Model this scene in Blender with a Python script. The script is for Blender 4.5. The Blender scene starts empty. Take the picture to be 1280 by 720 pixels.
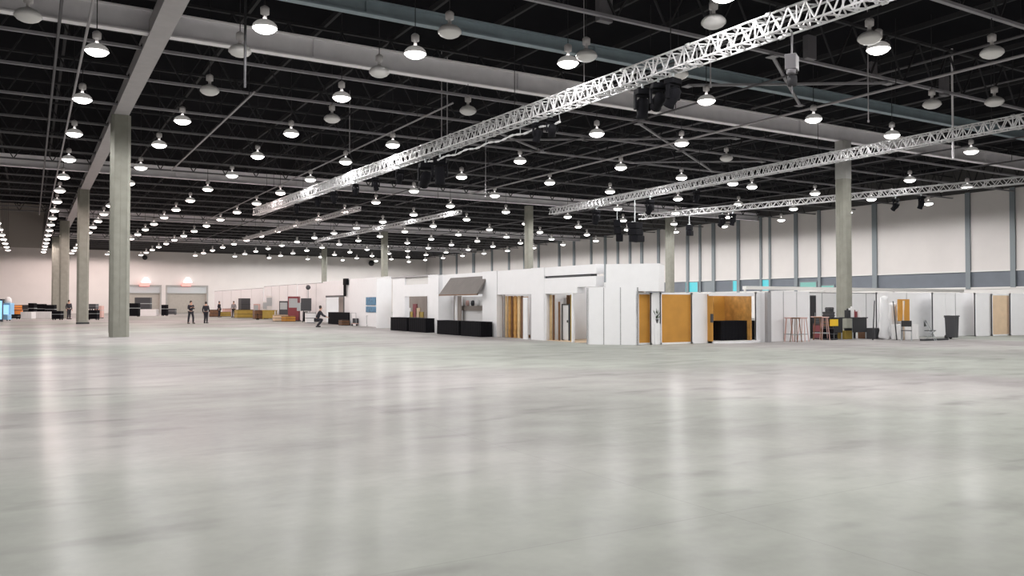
import bpy, math, random
from mathutils import Vector, Matrix
random.seed(7)
PI = math.pi
sc = bpy.context.scene
C = sc.collection

# ------------------------------------------------------------------ camera, world, exposure
FOC = 1019.0                      # focal length in pixels of the 1280 x 720 frame
YAW = math.radians(30.6)          # the camera looks 30.6 degrees to the side of the hall's long axis (+Y)
PITCH = math.atan(20 / FOC)
EYE = 1.6
cam_data = bpy.data.cameras.new('camera')
cam_data.sensor_width = 36.0
cam_data.lens = FOC / 1280 * 36.0
cam_data.clip_start = 0.05
cam_data.clip_end = 500
cam = bpy.data.objects.new('camera', cam_data)
C.objects.link(cam)
cam.location = (0, 0, EYE)
cam.rotation_euler = (PI / 2 + PITCH, 0, -YAW)
sc.camera = cam
w = bpy.data.worlds.new('world'); sc.world = w; w.use_nodes = True
w.node_tree.nodes['Background'].inputs[0].default_value = (0.5, 0.5, 0.5, 1)
w.node_tree.nodes['Background'].inputs[1].default_value = 0.02
sc.view_settings.view_transform = 'Standard'
sc.view_settings.look = 'None'
sc.view_settings.gamma = 1.0
sc.view_settings.use_curve_mapping = False
sc.view_settings.exposure = 0.0
LAMP_WATTS = 680.0
GLOW = 9.0
sc.cycles.use_denoising = True
sc.cycles.sample_clamp_indirect = 6.0
sc.cycles.max_bounces = 5
sc.cycles.diffuse_bounces = 3
sc.cycles.glossy_bounces = 3
sc.cycles.caustics_reflective = False
sc.cycles.caustics_refractive = False


def ray(px, py):
    a = (px - 640) / FOC; b = (360 - py) / FOC
    s, c, sp, cp = math.sin(YAW), math.cos(YAW), math.sin(PITCH), math.cos(PITCH)
    return Vector((s * cp + a * c - b * s * sp, c * cp - a * s - b * c * sp, sp + b * cp))
def at_z(px, py, z=0.0):
    d = ray(px, py); t = (z - EYE) / d.z
    return Vector((d.x * t, d.y * t, z))
def at_x(px, py, x):
    d = ray(px, py); t = x / d.x
    return Vector((x, d.y * t, EYE + d.z * t))
def at_y(px, py, y):
    d = ray(px, py); t = y / d.y
    return Vector((d.x * t, y, EYE + d.z * t))

# ------------------------------------------------------------------ materials
def mat(name, col, rough=0.6, metal=0.0, emit=0.0, ecol=None, noise=0.0, nscale=3.0, spec=0.5, bump=0.0):
    m = bpy.data.materials.new(name); m.use_nodes = True
    nt = m.node_tree; b = nt.nodes['Principled BSDF']
    b.inputs['Base Color'].default_value = (*col, 1)
    b.inputs['Roughness'].default_value = rough
    b.inputs['Metallic'].default_value = metal
    b.inputs['Specular IOR Level'].default_value = spec
    if emit:
        b.inputs['Emission Color'].default_value = (*(ecol or col), 1)
        b.inputs['Emission Strength'].default_value = emit
    if noise:
        tc = nt.nodes.new('ShaderNodeTexCoord')
        n = nt.nodes.new('ShaderNodeTexNoise'); n.inputs['Scale'].default_value = nscale; n.inputs['Detail'].default_value = 5
        r = nt.nodes.new('ShaderNodeMapRange'); r.inputs[1].default_value = 0.3; r.inputs[2].default_value = 0.7
        r.inputs[3].default_value = 1 - noise; r.inputs[4].default_value = 1 + noise
        v = nt.nodes.new('ShaderNodeVectorMath'); v.operation = 'SCALE'
        v.inputs[0].default_value = col
        nt.links.new(tc.outputs['Object'], n.inputs['Vector'])
        nt.links.new(n.outputs['Fac'], r.inputs[0])
        nt.links.new(r.outputs[0], v.inputs['Scale'])
        nt.links.new(v.outputs[0], b.inputs['Base Color'])
        if bump:
            bp = nt.nodes.new('ShaderNodeBump'); bp.inputs['Strength'].default_value = bump
            nt.links.new(n.outputs['Fac'], bp.inputs['Height']); nt.links.new(bp.outputs[0], b.inputs['Normal'])
    return m

M = {}
M['flange'] = mat('girder_flange_bounce', (0.9, 0.88, 0.9), 0.5)  # paler than the web: floor bounce on the underside put into the colour
M['girder'] = mat('girder_paint', (0.82, 0.80, 0.83), 0.55, noise=0.06, nscale=1.5)
M['girder_low'] = mat('lengthwise_girder_paint', (0.42, 0.40, 0.41), 0.6, noise=0.05)
M['girder_far'] = mat('girder_blue_grey_paint', (0.24, 0.30, 0.33), 0.6, noise=0.1, nscale=1.5)
M['joist'] = mat('joist_dark_paint', (0.035, 0.035, 0.038), 0.8, spec=0.2)
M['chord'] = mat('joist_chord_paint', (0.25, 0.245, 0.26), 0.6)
M['chord_dull'] = mat('joist_chord_darker', (0.13, 0.128, 0.135), 0.7)  # darker copy of the chord colour, used on the fainter joists
M['deck'] = mat('deck_black_paint', (0.008, 0.008, 0.010), 1.0, spec=0.05)
M['pipe'] = mat('pipe_paint', (0.42, 0.40, 0.42), 0.6)
M['dark_pipe'] = mat('dark_pipe_paint', (0.13, 0.125, 0.135), 0.6)
M['concrete'] = mat('column_concrete', (0.265, 0.265, 0.228), 0.75, noise=0.1, nscale=2.2, bump=0.05)
M['concrete_cap'] = mat('column_cap_paint', (0.38, 0.38, 0.365), 0.7, noise=0.05)
M['cream'] = mat('cream_wall_paint', (0.74, 0.71, 0.69), 0.8, noise=0.03, nscale=0.4)
M['panel'] = mat('movable_wall_fabric', (0.68, 0.65, 0.635), 0.8, noise=0.03, nscale=0.5)
M['band'] = mat('grey_blue_band', (0.155, 0.175, 0.205), 0.7, noise=0.05, nscale=1.0)
M['mullion'] = mat('grey_steel_post', (0.2, 0.23, 0.25), 0.5)
M['white_low'] = mat('white_lower_wall', (0.72, 0.71, 0.69), 0.7)
M['dark_bulk'] = mat('dark_bulkhead', (0.06, 0.058, 0.058), 0.8)
M['upper'] = mat('upper_wall_unlit', (0.42, 0.40, 0.37), 0.8)  # end wall above the lamps; its lack of light is put into the grey
M['booth'] = mat('white_booth_panel', (0.85, 0.855, 0.87), 0.55, noise=0.015)
M['seam'] = mat('grey_panel_seam', (0.36, 0.36, 0.37), 0.5, metal=0.3)
M['peg'] = mat('tan_pegboard', (0.56, 0.27, 0.045), 0.65, noise=0.1, nscale=1.5)
M['peg_light'] = mat('pale_plywood', (0.72, 0.55, 0.38), 0.65, noise=0.05)
M['wood'] = mat('golden_timber', (0.52, 0.27, 0.07), 0.55, noise=0.25, nscale=4)
M['wood_pale'] = mat('pale_timber', (0.72, 0.52, 0.28), 0.55, noise=0.12, nscale=4)
M['wood_dark'] = mat('dark_timber', (0.16, 0.075, 0.03), 0.55, noise=0.2, nscale=4)
M['olive'] = mat('yellow_crate_wood', (0.42, 0.30, 0.06), 0.6, noise=0.1)
M['black'] = mat('black_cloth', (0.006, 0.006, 0.008), 0.9, spec=0.15)
M['black_gloss'] = mat('black_plastic', (0.018, 0.019, 0.022), 0.4)
M['char'] = mat('charcoal_plastic', (0.05, 0.052, 0.058), 0.5)
M['awning'] = mat('taupe_awning', (0.16, 0.145, 0.135), 0.6, noise=0.08)
M['taupe'] = mat('taupe_board', (0.30, 0.26, 0.235), 0.7)
M['poster'] = mat('blue_poster', (0.05, 0.19, 0.33), 0.4, noise=0.5, nscale=5)
M['white'] = mat('white_cloth', (0.82, 0.82, 0.82), 0.7)
M['film'] = mat('translucent_plastic_film', (0.75, 0.76, 0.77), 0.3)
M['pink'] = mat('pink_stool_paint', (0.62, 0.40, 0.36), 0.5)
M['red'] = mat('dark_red_paint', (0.22, 0.04, 0.05), 0.5)
M['yellow'] = mat('yellow_board', (0.85, 0.55, 0.03), 0.5)
M['orange'] = mat('orange_plastic', (0.75, 0.24, 0.03), 0.5)
M['blue'] = mat('pale_blue_vinyl', (0.25, 0.52, 0.80), 0.4)
M['blue_lit'] = mat('lit_blue_screen', (0.3, 0.6, 0.95), 0.4, emit=1.0, ecol=(0.3, 0.6, 0.95))
M['green'] = mat('leaf_green', (0.05, 0.09, 0.04), 0.6, noise=0.3, nscale=6)
M['skin'] = mat('skin', (0.55, 0.33, 0.24), 0.55)
M['hair'] = mat('hair_dark', (0.03, 0.02, 0.016), 0.6)
M['suit'] = mat('dark_wool', (0.02, 0.02, 0.028), 0.8)
M['shirt'] = mat('grey_shirt', (0.30, 0.29, 0.31), 0.8)
M['alu'] = mat('aluminium', (0.62, 0.62, 0.63), 0.5, metal=0.1)
M['steel'] = mat('galvanised_steel', (0.42, 0.45, 0.46), 0.45, metal=0.3)
M['lamp_metal'] = mat('lamp_housing', (0.55, 0.53, 0.53), 0.45, metal=0.2)
M['dome_off'] = mat('lamp_dome_acrylic', (0.72, 0.71, 0.70), 0.3)
M['glow_n'] = mat('lit_lamp_lens', (1, 1, 1), 0.4, emit=GLOW, ecol=(1.0, 0.97, 0.93))
M['glow_p'] = mat('lit_lamp_lens_warm', (1, 1, 1), 0.4, emit=GLOW, ecol=(1.0, 0.86, 0.80))
M['dock_glow'] = mat('dock_lamp_lens', (1, 1, 1), 0.4, emit=1.6, ecol=(1.0, 0.88, 0.85))
M['dome_on'] = mat('lit_dome_acrylic', (0.6, 0.6, 0.6), 0.35, emit=0.15, ecol=(1.0, 0.95, 0.9))
M['red_lit'] = mat('lit_red_sign', (0.9, 0.2, 0.2), 0.4, emit=1.5, ecol=(1.0, 0.22, 0.18))
M['cyan_lit'] = mat('lit_cyan_pane', (0.05, 0.3, 0.34), 0.3, emit=0.6, ecol=(0.08, 0.55, 0.62))
M['teal_pane'] = mat('teal_pane', (0.16, 0.36, 0.33), 0.3, emit=0.15, ecol=(0.25, 0.75, 0.65))
M['door_grey'] = mat('rolling_door_grey', (0.42, 0.40, 0.36), 0.7, noise=0.05)

def floor_material():
    m = bpy.data.materials.new('polished_concrete'); m.use_nodes = True
    nt = m.node_tree; L = nt.links.new; b = nt.nodes['Principled BSDF']
    tc = nt.nodes.new('ShaderNodeTexCoord')
    def noise(scale, detail, stretch=None):
        n = nt.nodes.new('ShaderNodeTexNoise'); n.inputs['Scale'].default_value = scale; n.inputs['Detail'].default_value = detail
        if stretch:
            mp = nt.nodes.new('ShaderNodeMapping'); mp.inputs['Scale'].default_value = stretch
            L(tc.outputs['Object'], mp.inputs[0]); L(mp.outputs[0], n.inputs['Vector'])
        else:
            L(tc.outputs['Object'], n.inputs['Vector'])
        return n
    def rng(src, a, bb, c, d):
        r = nt.nodes.new('ShaderNodeMapRange'); r.interpolation_type = 'SMOOTHSTEP'
        for i, v in enumerate((a, bb, c, d)): r.inputs[i + 1].default_value = v
        L(src, r.inputs[0]); return r.outputs[0]
    def mth(op, a, bb):
        n = nt.nodes.new('ShaderNodeMath'); n.operation = op
        for i, v in enumerate((a, bb)):
            if isinstance(v, float): n.inputs[i].default_value = v
            else: L(v, n.inputs[i])
        return n.outputs[0]
    big = noise(0.16, 6); mid = noise(0.9, 6, (1, 1.6, 1)); fine = noise(9, 4)
    f = mth('MULTIPLY', rng(big.outputs[0], 0.32, 0.68, 0.84, 1.1), rng(mid.outputs[0], 0.3, 0.7, 0.93, 1.05))
    f = mth('MULTIPLY', f, rng(fine.outputs[0], 0.3, 0.7, 0.98, 1.02))
    # saw-cut control joints every nine metres and a few stains
    sep = nt.nodes.new('ShaderNodeSeparateXYZ'); L(tc.outputs['Object'], sep.inputs[0])
    for ax in (0, 1):
        fr = mth('FRACT', mth('MULTIPLY', sep.outputs[ax], 1 / 9.15), 0.0)
        d = mth('ABSOLUTE', mth('SUBTRACT', fr, 0.5), 0.0)
        f = mth('MULTIPLY', f, rng(d, 0.0, 0.0011, 0.88, 1.0))
    st = noise(0.5, 3, (1, 2.5, 1))
    f = mth('MULTIPLY', f, rng(st.outputs[0], 0.55, 0.75, 1.0, 0.78))
    v = nt.nodes.new('ShaderNodeVectorMath'); v.operation = 'SCALE'
    hue = nt.nodes.new('ShaderNodeMix'); hue.data_type = 'RGBA'
    hue.inputs[6].default_value = (0.395, 0.410, 0.378, 1); hue.inputs[7].default_value = (0.43, 0.412, 0.405, 1)
    tint = noise(0.07, 2); L(rng(tint.outputs[0], 0.4, 0.6, 0, 1), hue.inputs[0])
    L(hue.outputs[2], v.inputs[0]); L(f, v.inputs['Scale'])
    L(v.outputs[0], b.inputs['Base Color'])
    b.inputs['Roughness'].default_value = 0.9
    b.inputs['Specular IOR Level'].default_value = 0.0
    # thin worn sealer: a weak glossy film that shows mostly at grazing angles
    gl = nt.nodes.new('ShaderNodeBsdfGlossy'); gl.inputs['Color'].default_value = (1, 1, 1, 1)
    L(rng(mid.outputs[0], 0.2, 0.8, 0.15, 0.25), gl.inputs['Roughness'])
    lw = nt.nodes.new('ShaderNodeLayerWeight'); lw.inputs['Blend'].default_value = 0.5
    fac = mth('ADD', mth('MULTIPLY', mth('POWER', lw.outputs['Facing'], 4.0), 0.042), 0.003)
    fac = mth('MULTIPLY', fac, rng(big.outputs[0], 0.3, 0.7, 0.75, 1.2))
    mx = nt.nodes.new('ShaderNodeMixShader'); L(fac, mx.inputs[0]); L(b.outputs[0], mx.inputs[1]); L(gl.outputs[0], mx.inputs[2])
    L(mx.outputs[0], nt.nodes['Material Output'].inputs['Surface'])
    return m
M['floor'] = floor_material()

# ------------------------------------------------------------------ mesh helpers
class MB:
    def __init__(s): s.v = []; s.f = []; s.smooth = []
    def add(s, vs, fs, smooth=False):
        n = len(s.v); s.v += [tuple(v) for v in vs]
        s.f += [tuple(i + n for i in f) for f in fs]; s.smooth += [smooth] * len(fs); return s
    def box(s, lo, hi):
        x0, y0, z0 = lo; x1, y1, z1 = hi
        return s.add([(x0, y0, z0), (x1, y0, z0), (x1, y1, z0), (x0, y1, z0), (x0, y0, z1), (x1, y0, z1), (x1, y1, z1), (x0, y1, z1)],
                     [(0, 3, 2, 1), (4, 5, 6, 7), (0, 1, 5, 4), (1, 2, 6, 5), (2, 3, 7, 6), (3, 0, 4, 7)])
    def bar(s, a, b, wd, ht=None, n=4, up=(0, 0, 1)):
        """A bar of square, rectangular (wd x ht) or round (n sides) section from a to b."""
        a = Vector(a); b = Vector(b); d = (b - a).normalized(); u = Vector(up)
        if abs(d.dot(u)) > 0.98: u = Vector((0, 1, 0))
        r = d.cross(u).normalized(); u = r.cross(d)
        ht = wd if ht is None else ht
        vs = []
        for p in (a, b):
            for k in range(n):
                if n == 4:
                    cx, cy = ((-.5, -.5), (.5, -.5), (.5, .5), (-.5, .5))[k]
                else:
                    t = 2 * PI * k / n; cx, cy = .5 * math.cos(t), .5 * math.sin(t)
                vs.append(p + r * cx * wd + u * cy * ht)
        fs = [(k, (k + 1) % n, n + (k + 1) % n, n + k) for k in range(n)] + [tuple(range(n))[::-1], tuple(range(n, 2 * n))]
        return s.add(vs, fs, n > 6)
    def lathe(s, prof, n=16, c=(0, 0, 0), closed=True):
        vs = []; fs = []
        for (r, z) in prof:
            for k in range(n):
                t = 2 * PI * k / n; vs.append((c[0] + r * math.cos(t), c[1] + r * math.sin(t), c[2] + z))
        for i in range(len(prof) - 1):
            for k in range(n):
                k2 = (k + 1) % n; fs.append((i * n + k, i * n + k2, (i + 1) * n + k2, (i + 1) * n + k))
        if closed:
            fs.append(tuple(range(n))[::-1]); fs.append(tuple(range((len(prof) - 1) * n, len(prof) * n)))
        return s.add(vs, fs, True)
    def ring(s, pts, thick):
        """Vertical prism wall through plan points pts=((x,y)...), z0..z1 = thick"""
        return s
    def prism(s, poly, z0, z1):
        n = len(poly)
        vs = [(x, y, z0) for x, y in poly] + [(x, y, z1) for x, y in poly]
        return s.add(vs, [tuple(range(n))[::-1], tuple(range(n, 2 * n))] + [(k, (k + 1) % n, n + (k + 1) % n, n + k) for k in range(n)])
    def xf(s, m):
        s.v = [tuple(m @ Vector(v)) for v in s.v]; return s
    def build(s, name, m, parent=None, bevel=0.0):
        me = bpy.data.meshes.new(name); me.from_pydata(s.v, [], s.f)
        me.polygons.foreach_set('use_smooth', s.smooth)
        me.materials.append(m); me.validate(); me.update()
        import bmesh
        bm = bmesh.new(); bm.from_mesh(me); bmesh.ops.recalc_face_normals(bm, faces=bm.faces); bm.to_mesh(me); bm.free()
        o = bpy.data.objects.new(name, me); C.objects.link(o)
        if parent: o.parent = parent
        if bevel:
            b = o.modifiers.new('edge', 'BEVEL'); b.width = bevel; b.segments = 2; b.limit_method = 'ANGLE'
        return o

def tag(o, label, cat, group=None, kind=None):
    o['label'] = label; o['category'] = cat; o['kind'] = 'thing'
    if group: o['group'] = group
    if kind: o['kind'] = kind
    return o
def thing(name, label, cat, loc=(0, 0, 0), rz=0.0, group=None):
    o = bpy.data.objects.new(name, None); o.empty_display_size = 0.2; C.objects.link(o)
    o.location = loc; o.rotation_euler = (0, 0, rz)
    return tag(o, label, cat, group)
def struct(name, mb, m):
    o = mb.build(name, m); o['kind'] = 'structure'; return o
def copy_tree(o, parent=None):
    c = o.copy(); C.objects.link(c)
    if parent: c.parent = parent
    for ch in o.children: copy_tree(ch, c)
    return c
ORD = 'nearest second third fourth fifth sixth seventh eighth ninth tenth eleventh twelfth thirteenth fourteenth fifteenth sixteenth seventeenth eighteenth nineteenth twentieth'.split()
def nth(i):
    if i < 20: return ORD[i]
    return 'twenty-' + ['first', 'second', 'third', 'fourth', 'fifth', 'sixth', 'seventh', 'eighth', 'ninth'][i - 20] if i < 29 else 'last'

# ------------------------------------------------------------------ room shell
X0, X1, Y0, Y1 = -30.0, 71.0, -14.0, 155.0
LB = 2.6      # the taller bay at the side lies below this x
ZD = 13.6
struct('floor', MB().box((X0 - .3, Y0 - .3, -0.3), (X1 + .3, Y1 + .3, 0)), M['floor'])
struct('ceiling', MB().box((LB, Y0, ZD), (X1, Y1, ZD + .3)).box((X0, Y0, ZD), (LB, 100, ZD + .3)), M['deck'])
struct('ceiling_high_bay', MB().box((X0, 100, 18.0), (LB, Y1, 18.3)).box((X0, 99.7, ZD + .3), (LB, 100, 18)).box((LB, 100, ZD + .3), (LB + .3, Y1, 18)), M['deck'])
struct('wall_left', MB().box((X0 - .3, Y0, 0), (X0, Y1, 18)), M['cream'])
struct('wall_back', MB().box((X0, Y0 - .3, 0), (X1, Y0, ZD)), M['cream'])
# end wall with two dock openings (x 14.3-20, 20.9-27.5, 4.7 high)
ew = MB().box((X0, Y1, 0), (13.6, Y1 + .6, 10.8)).box((13.6, Y1, 4.7), (27.5, Y1 + .6, 10.8)).box((19.7, Y1, 0), (20.9, Y1 + .6, 4.7)).box((27.5, Y1, 0), (X1, Y1 + .6, 10.8))
struct('wall_end', ew, M['cream'])
struct('wall_end_upper', MB().box((X0, Y1, 10.8), (LB, Y1 + .6, 18)), M['upper'])
struct('wall_end_bulkhead', MB().box((LB, Y1, 10.8), (X1, Y1 + .6, ZD)), M['dark_bulk'])
# right wall: white base, grey band, tall movable panels, dark bulkhead over them
struct('wall_right', MB().box((X1, Y0, 0), (X1 + .3, Y1, 3.0)), M['white_low'])
struct('wall_right_band', MB().box((X1 + .1, Y0, 3.0), (X1 + .3, Y1, 4.45)), M['band'])
struct('wall_right_bulkhead', MB().box((X1, Y0, 11.35), (X1 + .3, Y1, ZD)), M['dark_bulk'])
posts = [(24, .5), (30.5, .5), (37.4, .42), (41.2, .42), (50.4, .5), (56.9, .34), (59.9, .42), (63.5, .25), (64.8, .28), (68.2, .42), (72.2, .5), (74.5, .3), (76.7, .42), (82.2, .42),
         (85.6, .5), (88.1, .4), (90.8, .4), (93.7, .5), (97.1, .4), (101.5, .5), (105.5, .5), (111.5, .5), (116, .4), (121, .5), (127, .5), (134, .9), (141, .5), (148, .9)]
struct('wall_right_panels', MB().box((X1 + .02, Y0, 4.45), (X1 + .3, Y1, 11.35)), M['panel'])
for i, (y, wd) in enumerate(posts):
    struct('trim_%d' % (i + 1), MB().box((X1 - .14, y - wd / 2, 3.0 if i % 3 else 2.9), (X1 + .05, y + wd / 2, 11.4)), M['mullion'])
struct('trim_40', MB().box((X1 - .1, Y0, 2.9), (X1 + .1, Y1, 3.06)), M['white_low'])
struct('trim_41', MB().box((X1 - .06, Y0, 4.4), (X1 + .1, Y1, 4.52)), M['white_low'])
# lit panes of the lobby windows in the grey band
def window(i, px0, px1, m, z0=3.1, z1=4.3):
    y0 = at_x(px1, 355, X1).y; y1 = at_x(px0, 355, X1).y
    o = struct('window_%d' % i, MB().box((X1 - .02, y0 - .12, z0 - .1), (X1 + .12, y0, z1 + .1)).box((X1 - .02, y1, z0 - .1), (X1 + .12, y1 + .12, z1 + .1)).box((X1 - .02, y0, z1), (X1 + .12, y1, z1 + .1)).box((X1 - .02, y0, z0 - .1), (X1 + .12, y1, z0)), M['mullion'])
    MB().box((X1 + .03, y0, z0), (X1 + .09, y1, z1)).build('window_pane', m, o)
window(1, 857, 872, M['cyan_lit']); window(2, 879, 889, M['mullion']); window(3, 952, 963, M['cyan_lit']); window(4, 916, 921, M['cyan_lit'])
window(5, 1000, 1020, M['teal_pane'], 3.05, 3.9); window(6, 1026, 1042, M['teal_pane'], 3.05, 3.5)
# dock doors in the end wall
for i, (x0, x1) in enumerate(((13.6, 19.7), (20.9, 27.5))):
    d = MB().box((x0, Y1 + .5, 0), (x1, Y1 + .6, 4.7))
    for k in range(12): d.box((x0, Y1 + .44, .1 + k * .39), (x1, Y1 + .5, .4 + k * .39))
    o = struct('door_%d' % (i + 1), d, M['door_grey'])
    MB().box((x0, Y1 + .1, 3.5), (x1, Y1 + .44, 4.7)).build('door_hood', M['steel'], o)
    fr = MB().box((x0 - .25, Y1 - .12, 0), (x0, Y1 + .02, 4.95)).box((x1, Y1 - .12, 0), (x1 + .25, Y1 + .02, 4.95)).box((x0, Y1 - .12, 4.7), (x1, Y1 + .02, 4.95))
    fr.build('door_frame', M['concrete_cap'], o)
    c = at_y((182, 234)[i], 354, Y1)
    t = thing('dock_light', 'bright lamp with a red glow over the ' + ('dock door nearer the big column' if i == 0 else 'dock door behind the two standing people'), 'light', (c.x, Y1 - .6, c.z - .3))
    MB().lathe([(.2, 1.3), (.35, 1.2), (.75, .5), (.8, .4)], 14).build('lamp_shade', M['dock_glow'], t)
    MB().box((-1.0, -.05, -.25), (.5, .1, .35)).build('sign_panel', M['red_lit'], t)
    MB().bar((0, 0, .6), (0, .6, .9), .1).build('bracket', M['steel'], t)

# ------------------------------------------------------------------ columns
def column(x, y, wd, top, label, cap=None, rot=0.0, plate=False):
    t = thing('concrete_column', label, 'column', (x, y, 0), rot, 'concrete columns carrying the roof girders')
    h = wd / 2; c = wd * .16
    poly = [(-h, -h + c), (-h + c, -h), (h - c, -h), (h, -h + c), (h, h - c), (h - c, h), (-h + c, h), (-h, h - c)]
    b = MB().prism(poly, 0, cap or top)
    # shallow board-mark grooves up the shaft
    b.build('shaft', M['concrete'], t)
    g = MB()
    for dx in (-.18, .0, .18):
        g.box((dx * wd * 1.6 - .012, -h - .012, 0.2), (dx * wd * 1.6 + .012, -h + .01, (cap or top) - .2))
        g.box((-h - .012, dx * wd * 1.6 - .012, 0.2), (-h + .01, dx * wd * 1.6 + .012, (cap or top) - .2))
    g.build('shaft_groove', M['concrete'], t)
    if cap: MB().prism([(px * 1.03, py * 1.03) for px, py in poly], cap, top).build('column_cap', M['concrete_cap'], t)
    if plate: MB().box((-h - .05, -h - .09, 0), (h + .05, -h + .02, .14)).build('kick_plate', M['black_gloss'], t)
    return t
column(3.75, 44.0, .86, 10.8, 'tall concrete column nearest the camera, standing apart on the open floor')
column(3.65, 74.0, .84, 10.8, 'concrete column with a dark plate at its foot, next behind the nearest one', plate=True)
column(3.25, 103, .95, 10.8, 'concrete column third back in the row beside the high bay')
column(3.05, 128, 1.0, 10.8, 'farthest concrete column in the row beside the high bay')
column(40.4, 30.7, .70, 11.0, 'concrete column with a paler cap above the yellow board and black tables', cap=8.8)
column(41.2, 66.5, .70, 11.0, 'concrete column rising behind the tall white booth fascia')
column(59.5, 67.1, .80, 11.0, 'concrete column standing just in front of the tall panelled wall', cap=None)
column(39.6, 99.5, .74, 11.0, 'slim far concrete column above the plain white booth wall')
column(41.6, 131, .74, 11.0, 'faintest far concrete column above the booths with timber crates')

# ------------------------------------------------------------------ roof steel
def ibeam(x0, x1, y, z0, h, fl, web):
    return (MB().box((x0, y - .02, z0 + .05), (x1, y + .02, z0 + h - .05)), MB().box((x0, y - fl / 2, z0), (x1, y + fl / 2, z0 + .06)).box((x0, y - fl / 2, z0 + h - .06), (x1, y + fl / 2, z0 + h)))
def girder(y, z0, h, fl, m, label, x0=-12.0, m2=None):
    t = thing('roof_girder', label, 'girder', (0, y, 0))
    a, b = ibeam(x0, X1, 0, z0, h, fl, .04)
    b.build('flange', m2 or m, t)
    s = a
    x = x0 + 3
    while x < X1:
        s.box((x - .015, -fl / 2 + .02, z0 + .06), (x + .015, -.02, z0 + h - .06)); x += 9.15
    a.build('web', m, t)
    return t
girder(30.8, 11.0, 0.85, .36, M['girder'], 'deep pale grey roof girder crossing above the nearest column', m2=M['flange'])
girder(25.1, 11.0, 0.5, .3, M['girder_far'], 'slimmer blue-grey girder running above and before the pale one')
girder(65.2, 11.0, 0.85, .36, M['girder'], 'second deep roof girder, crossing halfway down the hall')
girder(100.0, 11.0, 0.85, .36, M['girder'], 'third deep roof girder, far down the hall', 2.6)
girder(133.0, 11.0, 0.85, .36, M['girder'], 'farthest deep roof girder, before the end wall', 2.6)
t = thing('roof_girder', 'wide grey lengthwise girder resting on the row of columns', 'girder', (3.75, 0, 0))
MB().box((-.33, -4, 10.8), (.33, 154.5, 10.86)).build('flange', M['girder_low'], t)
MB().box((-.27, -4, 10.86), (.27, 154.5, 11.5)).build('web', M['girder_low'], t)

def joist(y, label, x0=-12.0, x1=71.0, zb=11.0, zt=13.0):
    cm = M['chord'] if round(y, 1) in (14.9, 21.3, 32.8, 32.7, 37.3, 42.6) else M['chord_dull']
    t = thing('roof_joist', label, 'joist', (0, y, 0), 0, 'open-web roof joists under the black deck')
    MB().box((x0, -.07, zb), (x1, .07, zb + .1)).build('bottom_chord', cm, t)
    MB().box((x0, -.07, zt - .1), (x1, .07, zt)).build('top_chord', M['joist'], t)
    wb = MB(); x = x0; k = 0
    while x < x1 - 2.2:
        wb.bar((x, 0, zb + .05), (x + 1.1, 0, zt - .05), .06); wb.bar((x + 1.1, 0, zt - .05), (x + 2.2, 0, zb + .05), .06)
        x += 2.2
    wb.build('web_lattice', M['joist'], t)
    return t
jy = [4.0, 9.5, 14.9, 21.3, 32.75, 37.3, 42.6, 47.8, 52.6, 57.4, 61.8, 69.5, 74, 78.6, 83, 87.5, 92, 96, 104.5, 109, 113.5, 118, 122.5, 127, 131 - .6, 137, 141.5, 146, 150.5]
for i, y in enumerate(jy):
    joist(y, 'dark open-web roof joist, %s from the camera' % nth(i), -12.0 if y < 100 else 2.6)
# dark deck ribs along the hall
x = -11.0 + 3.05
k = 0
while x < 71:
    o = MB().box((-.06, -10, 13.0), (.06, 154 if x > 2.6 else 99, 13.22)).build('roof_purlin', M['joist']); o.location.x = x
    tag(o, 'dark lengthwise roof purlin, %s counted toward the panelled wall' % nth(k).replace('nearest', 'first'), 'purlin', 'lengthwise purlins under the black deck')
    x += 3.05; k += 1

def pipe(x, y0, y1, z, d, m, label, x2=None, nm='ceiling_pipe'):
    t = thing(nm, label, 'pipe', (0, 0, 0))
    MB().bar((x, y0, z), (x if x2 is None else x2, y1, z), d, n=8).build('pipe_run', m, t)
    y = y0 + 1
    while y < y1 - 1:
        xx = x if x2 is None else x + (x2 - x) * (y - y0) / (y1 - y0)
        MB().bar((xx, y, z), (xx, y, ZD), .025, n=4).build('hanger', M['joist'], t); y += 6.1
pipe(1.55, 2, 150, 10.7, .09, M['pipe'], 'thin pale ceiling pipe over the row of lamps beside the columns')
pipe(0.75, 20, 98, 10.9, .10, M['dark_pipe'], 'dull grey conduit running just outside the thin pale pipe')
pipe(8.3, 36, 60, 10.8, .09, M['pipe'], 'ceiling pipe between the second and third lamp rows')
pipe(16.4, 33, 96, 10.7, .09, M['pipe'], 'pale ceiling pipe slanting away over the middle lamp row')
pipe(21.3, 18, 120, 10.9, .09, M['dark_pipe'], 'dull ceiling pipe beyond the big white truss')
pipe(26.2, 22, 90, 10.8, .09, M['dark_pipe'], 'ceiling pipe crossing the joists over the white booth fascia')
pipe(31.2, 14, 60, 10.7, .12, M['pipe'], 'ceiling pipe meeting the blue-grey girder above the column cap')
pipe(33.0, 16, 80, 12.0, .12, M['dark_pipe'], 'high dull ceiling pipe over the second white truss')
pipe(40.0, 20, 110, 12.2, .1, M['dark_pipe'], 'high ceiling pipe along the line of the capped column')
pipe(47.5, 20, 110, 10.9, .1, M['dark_pipe'], 'ceiling pipe between the second and third trusses')
pipe(55.0, 28, 120, 10.9, .1, M['dark_pipe'], 'ceiling pipe nearest the tall panelled wall')
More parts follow.
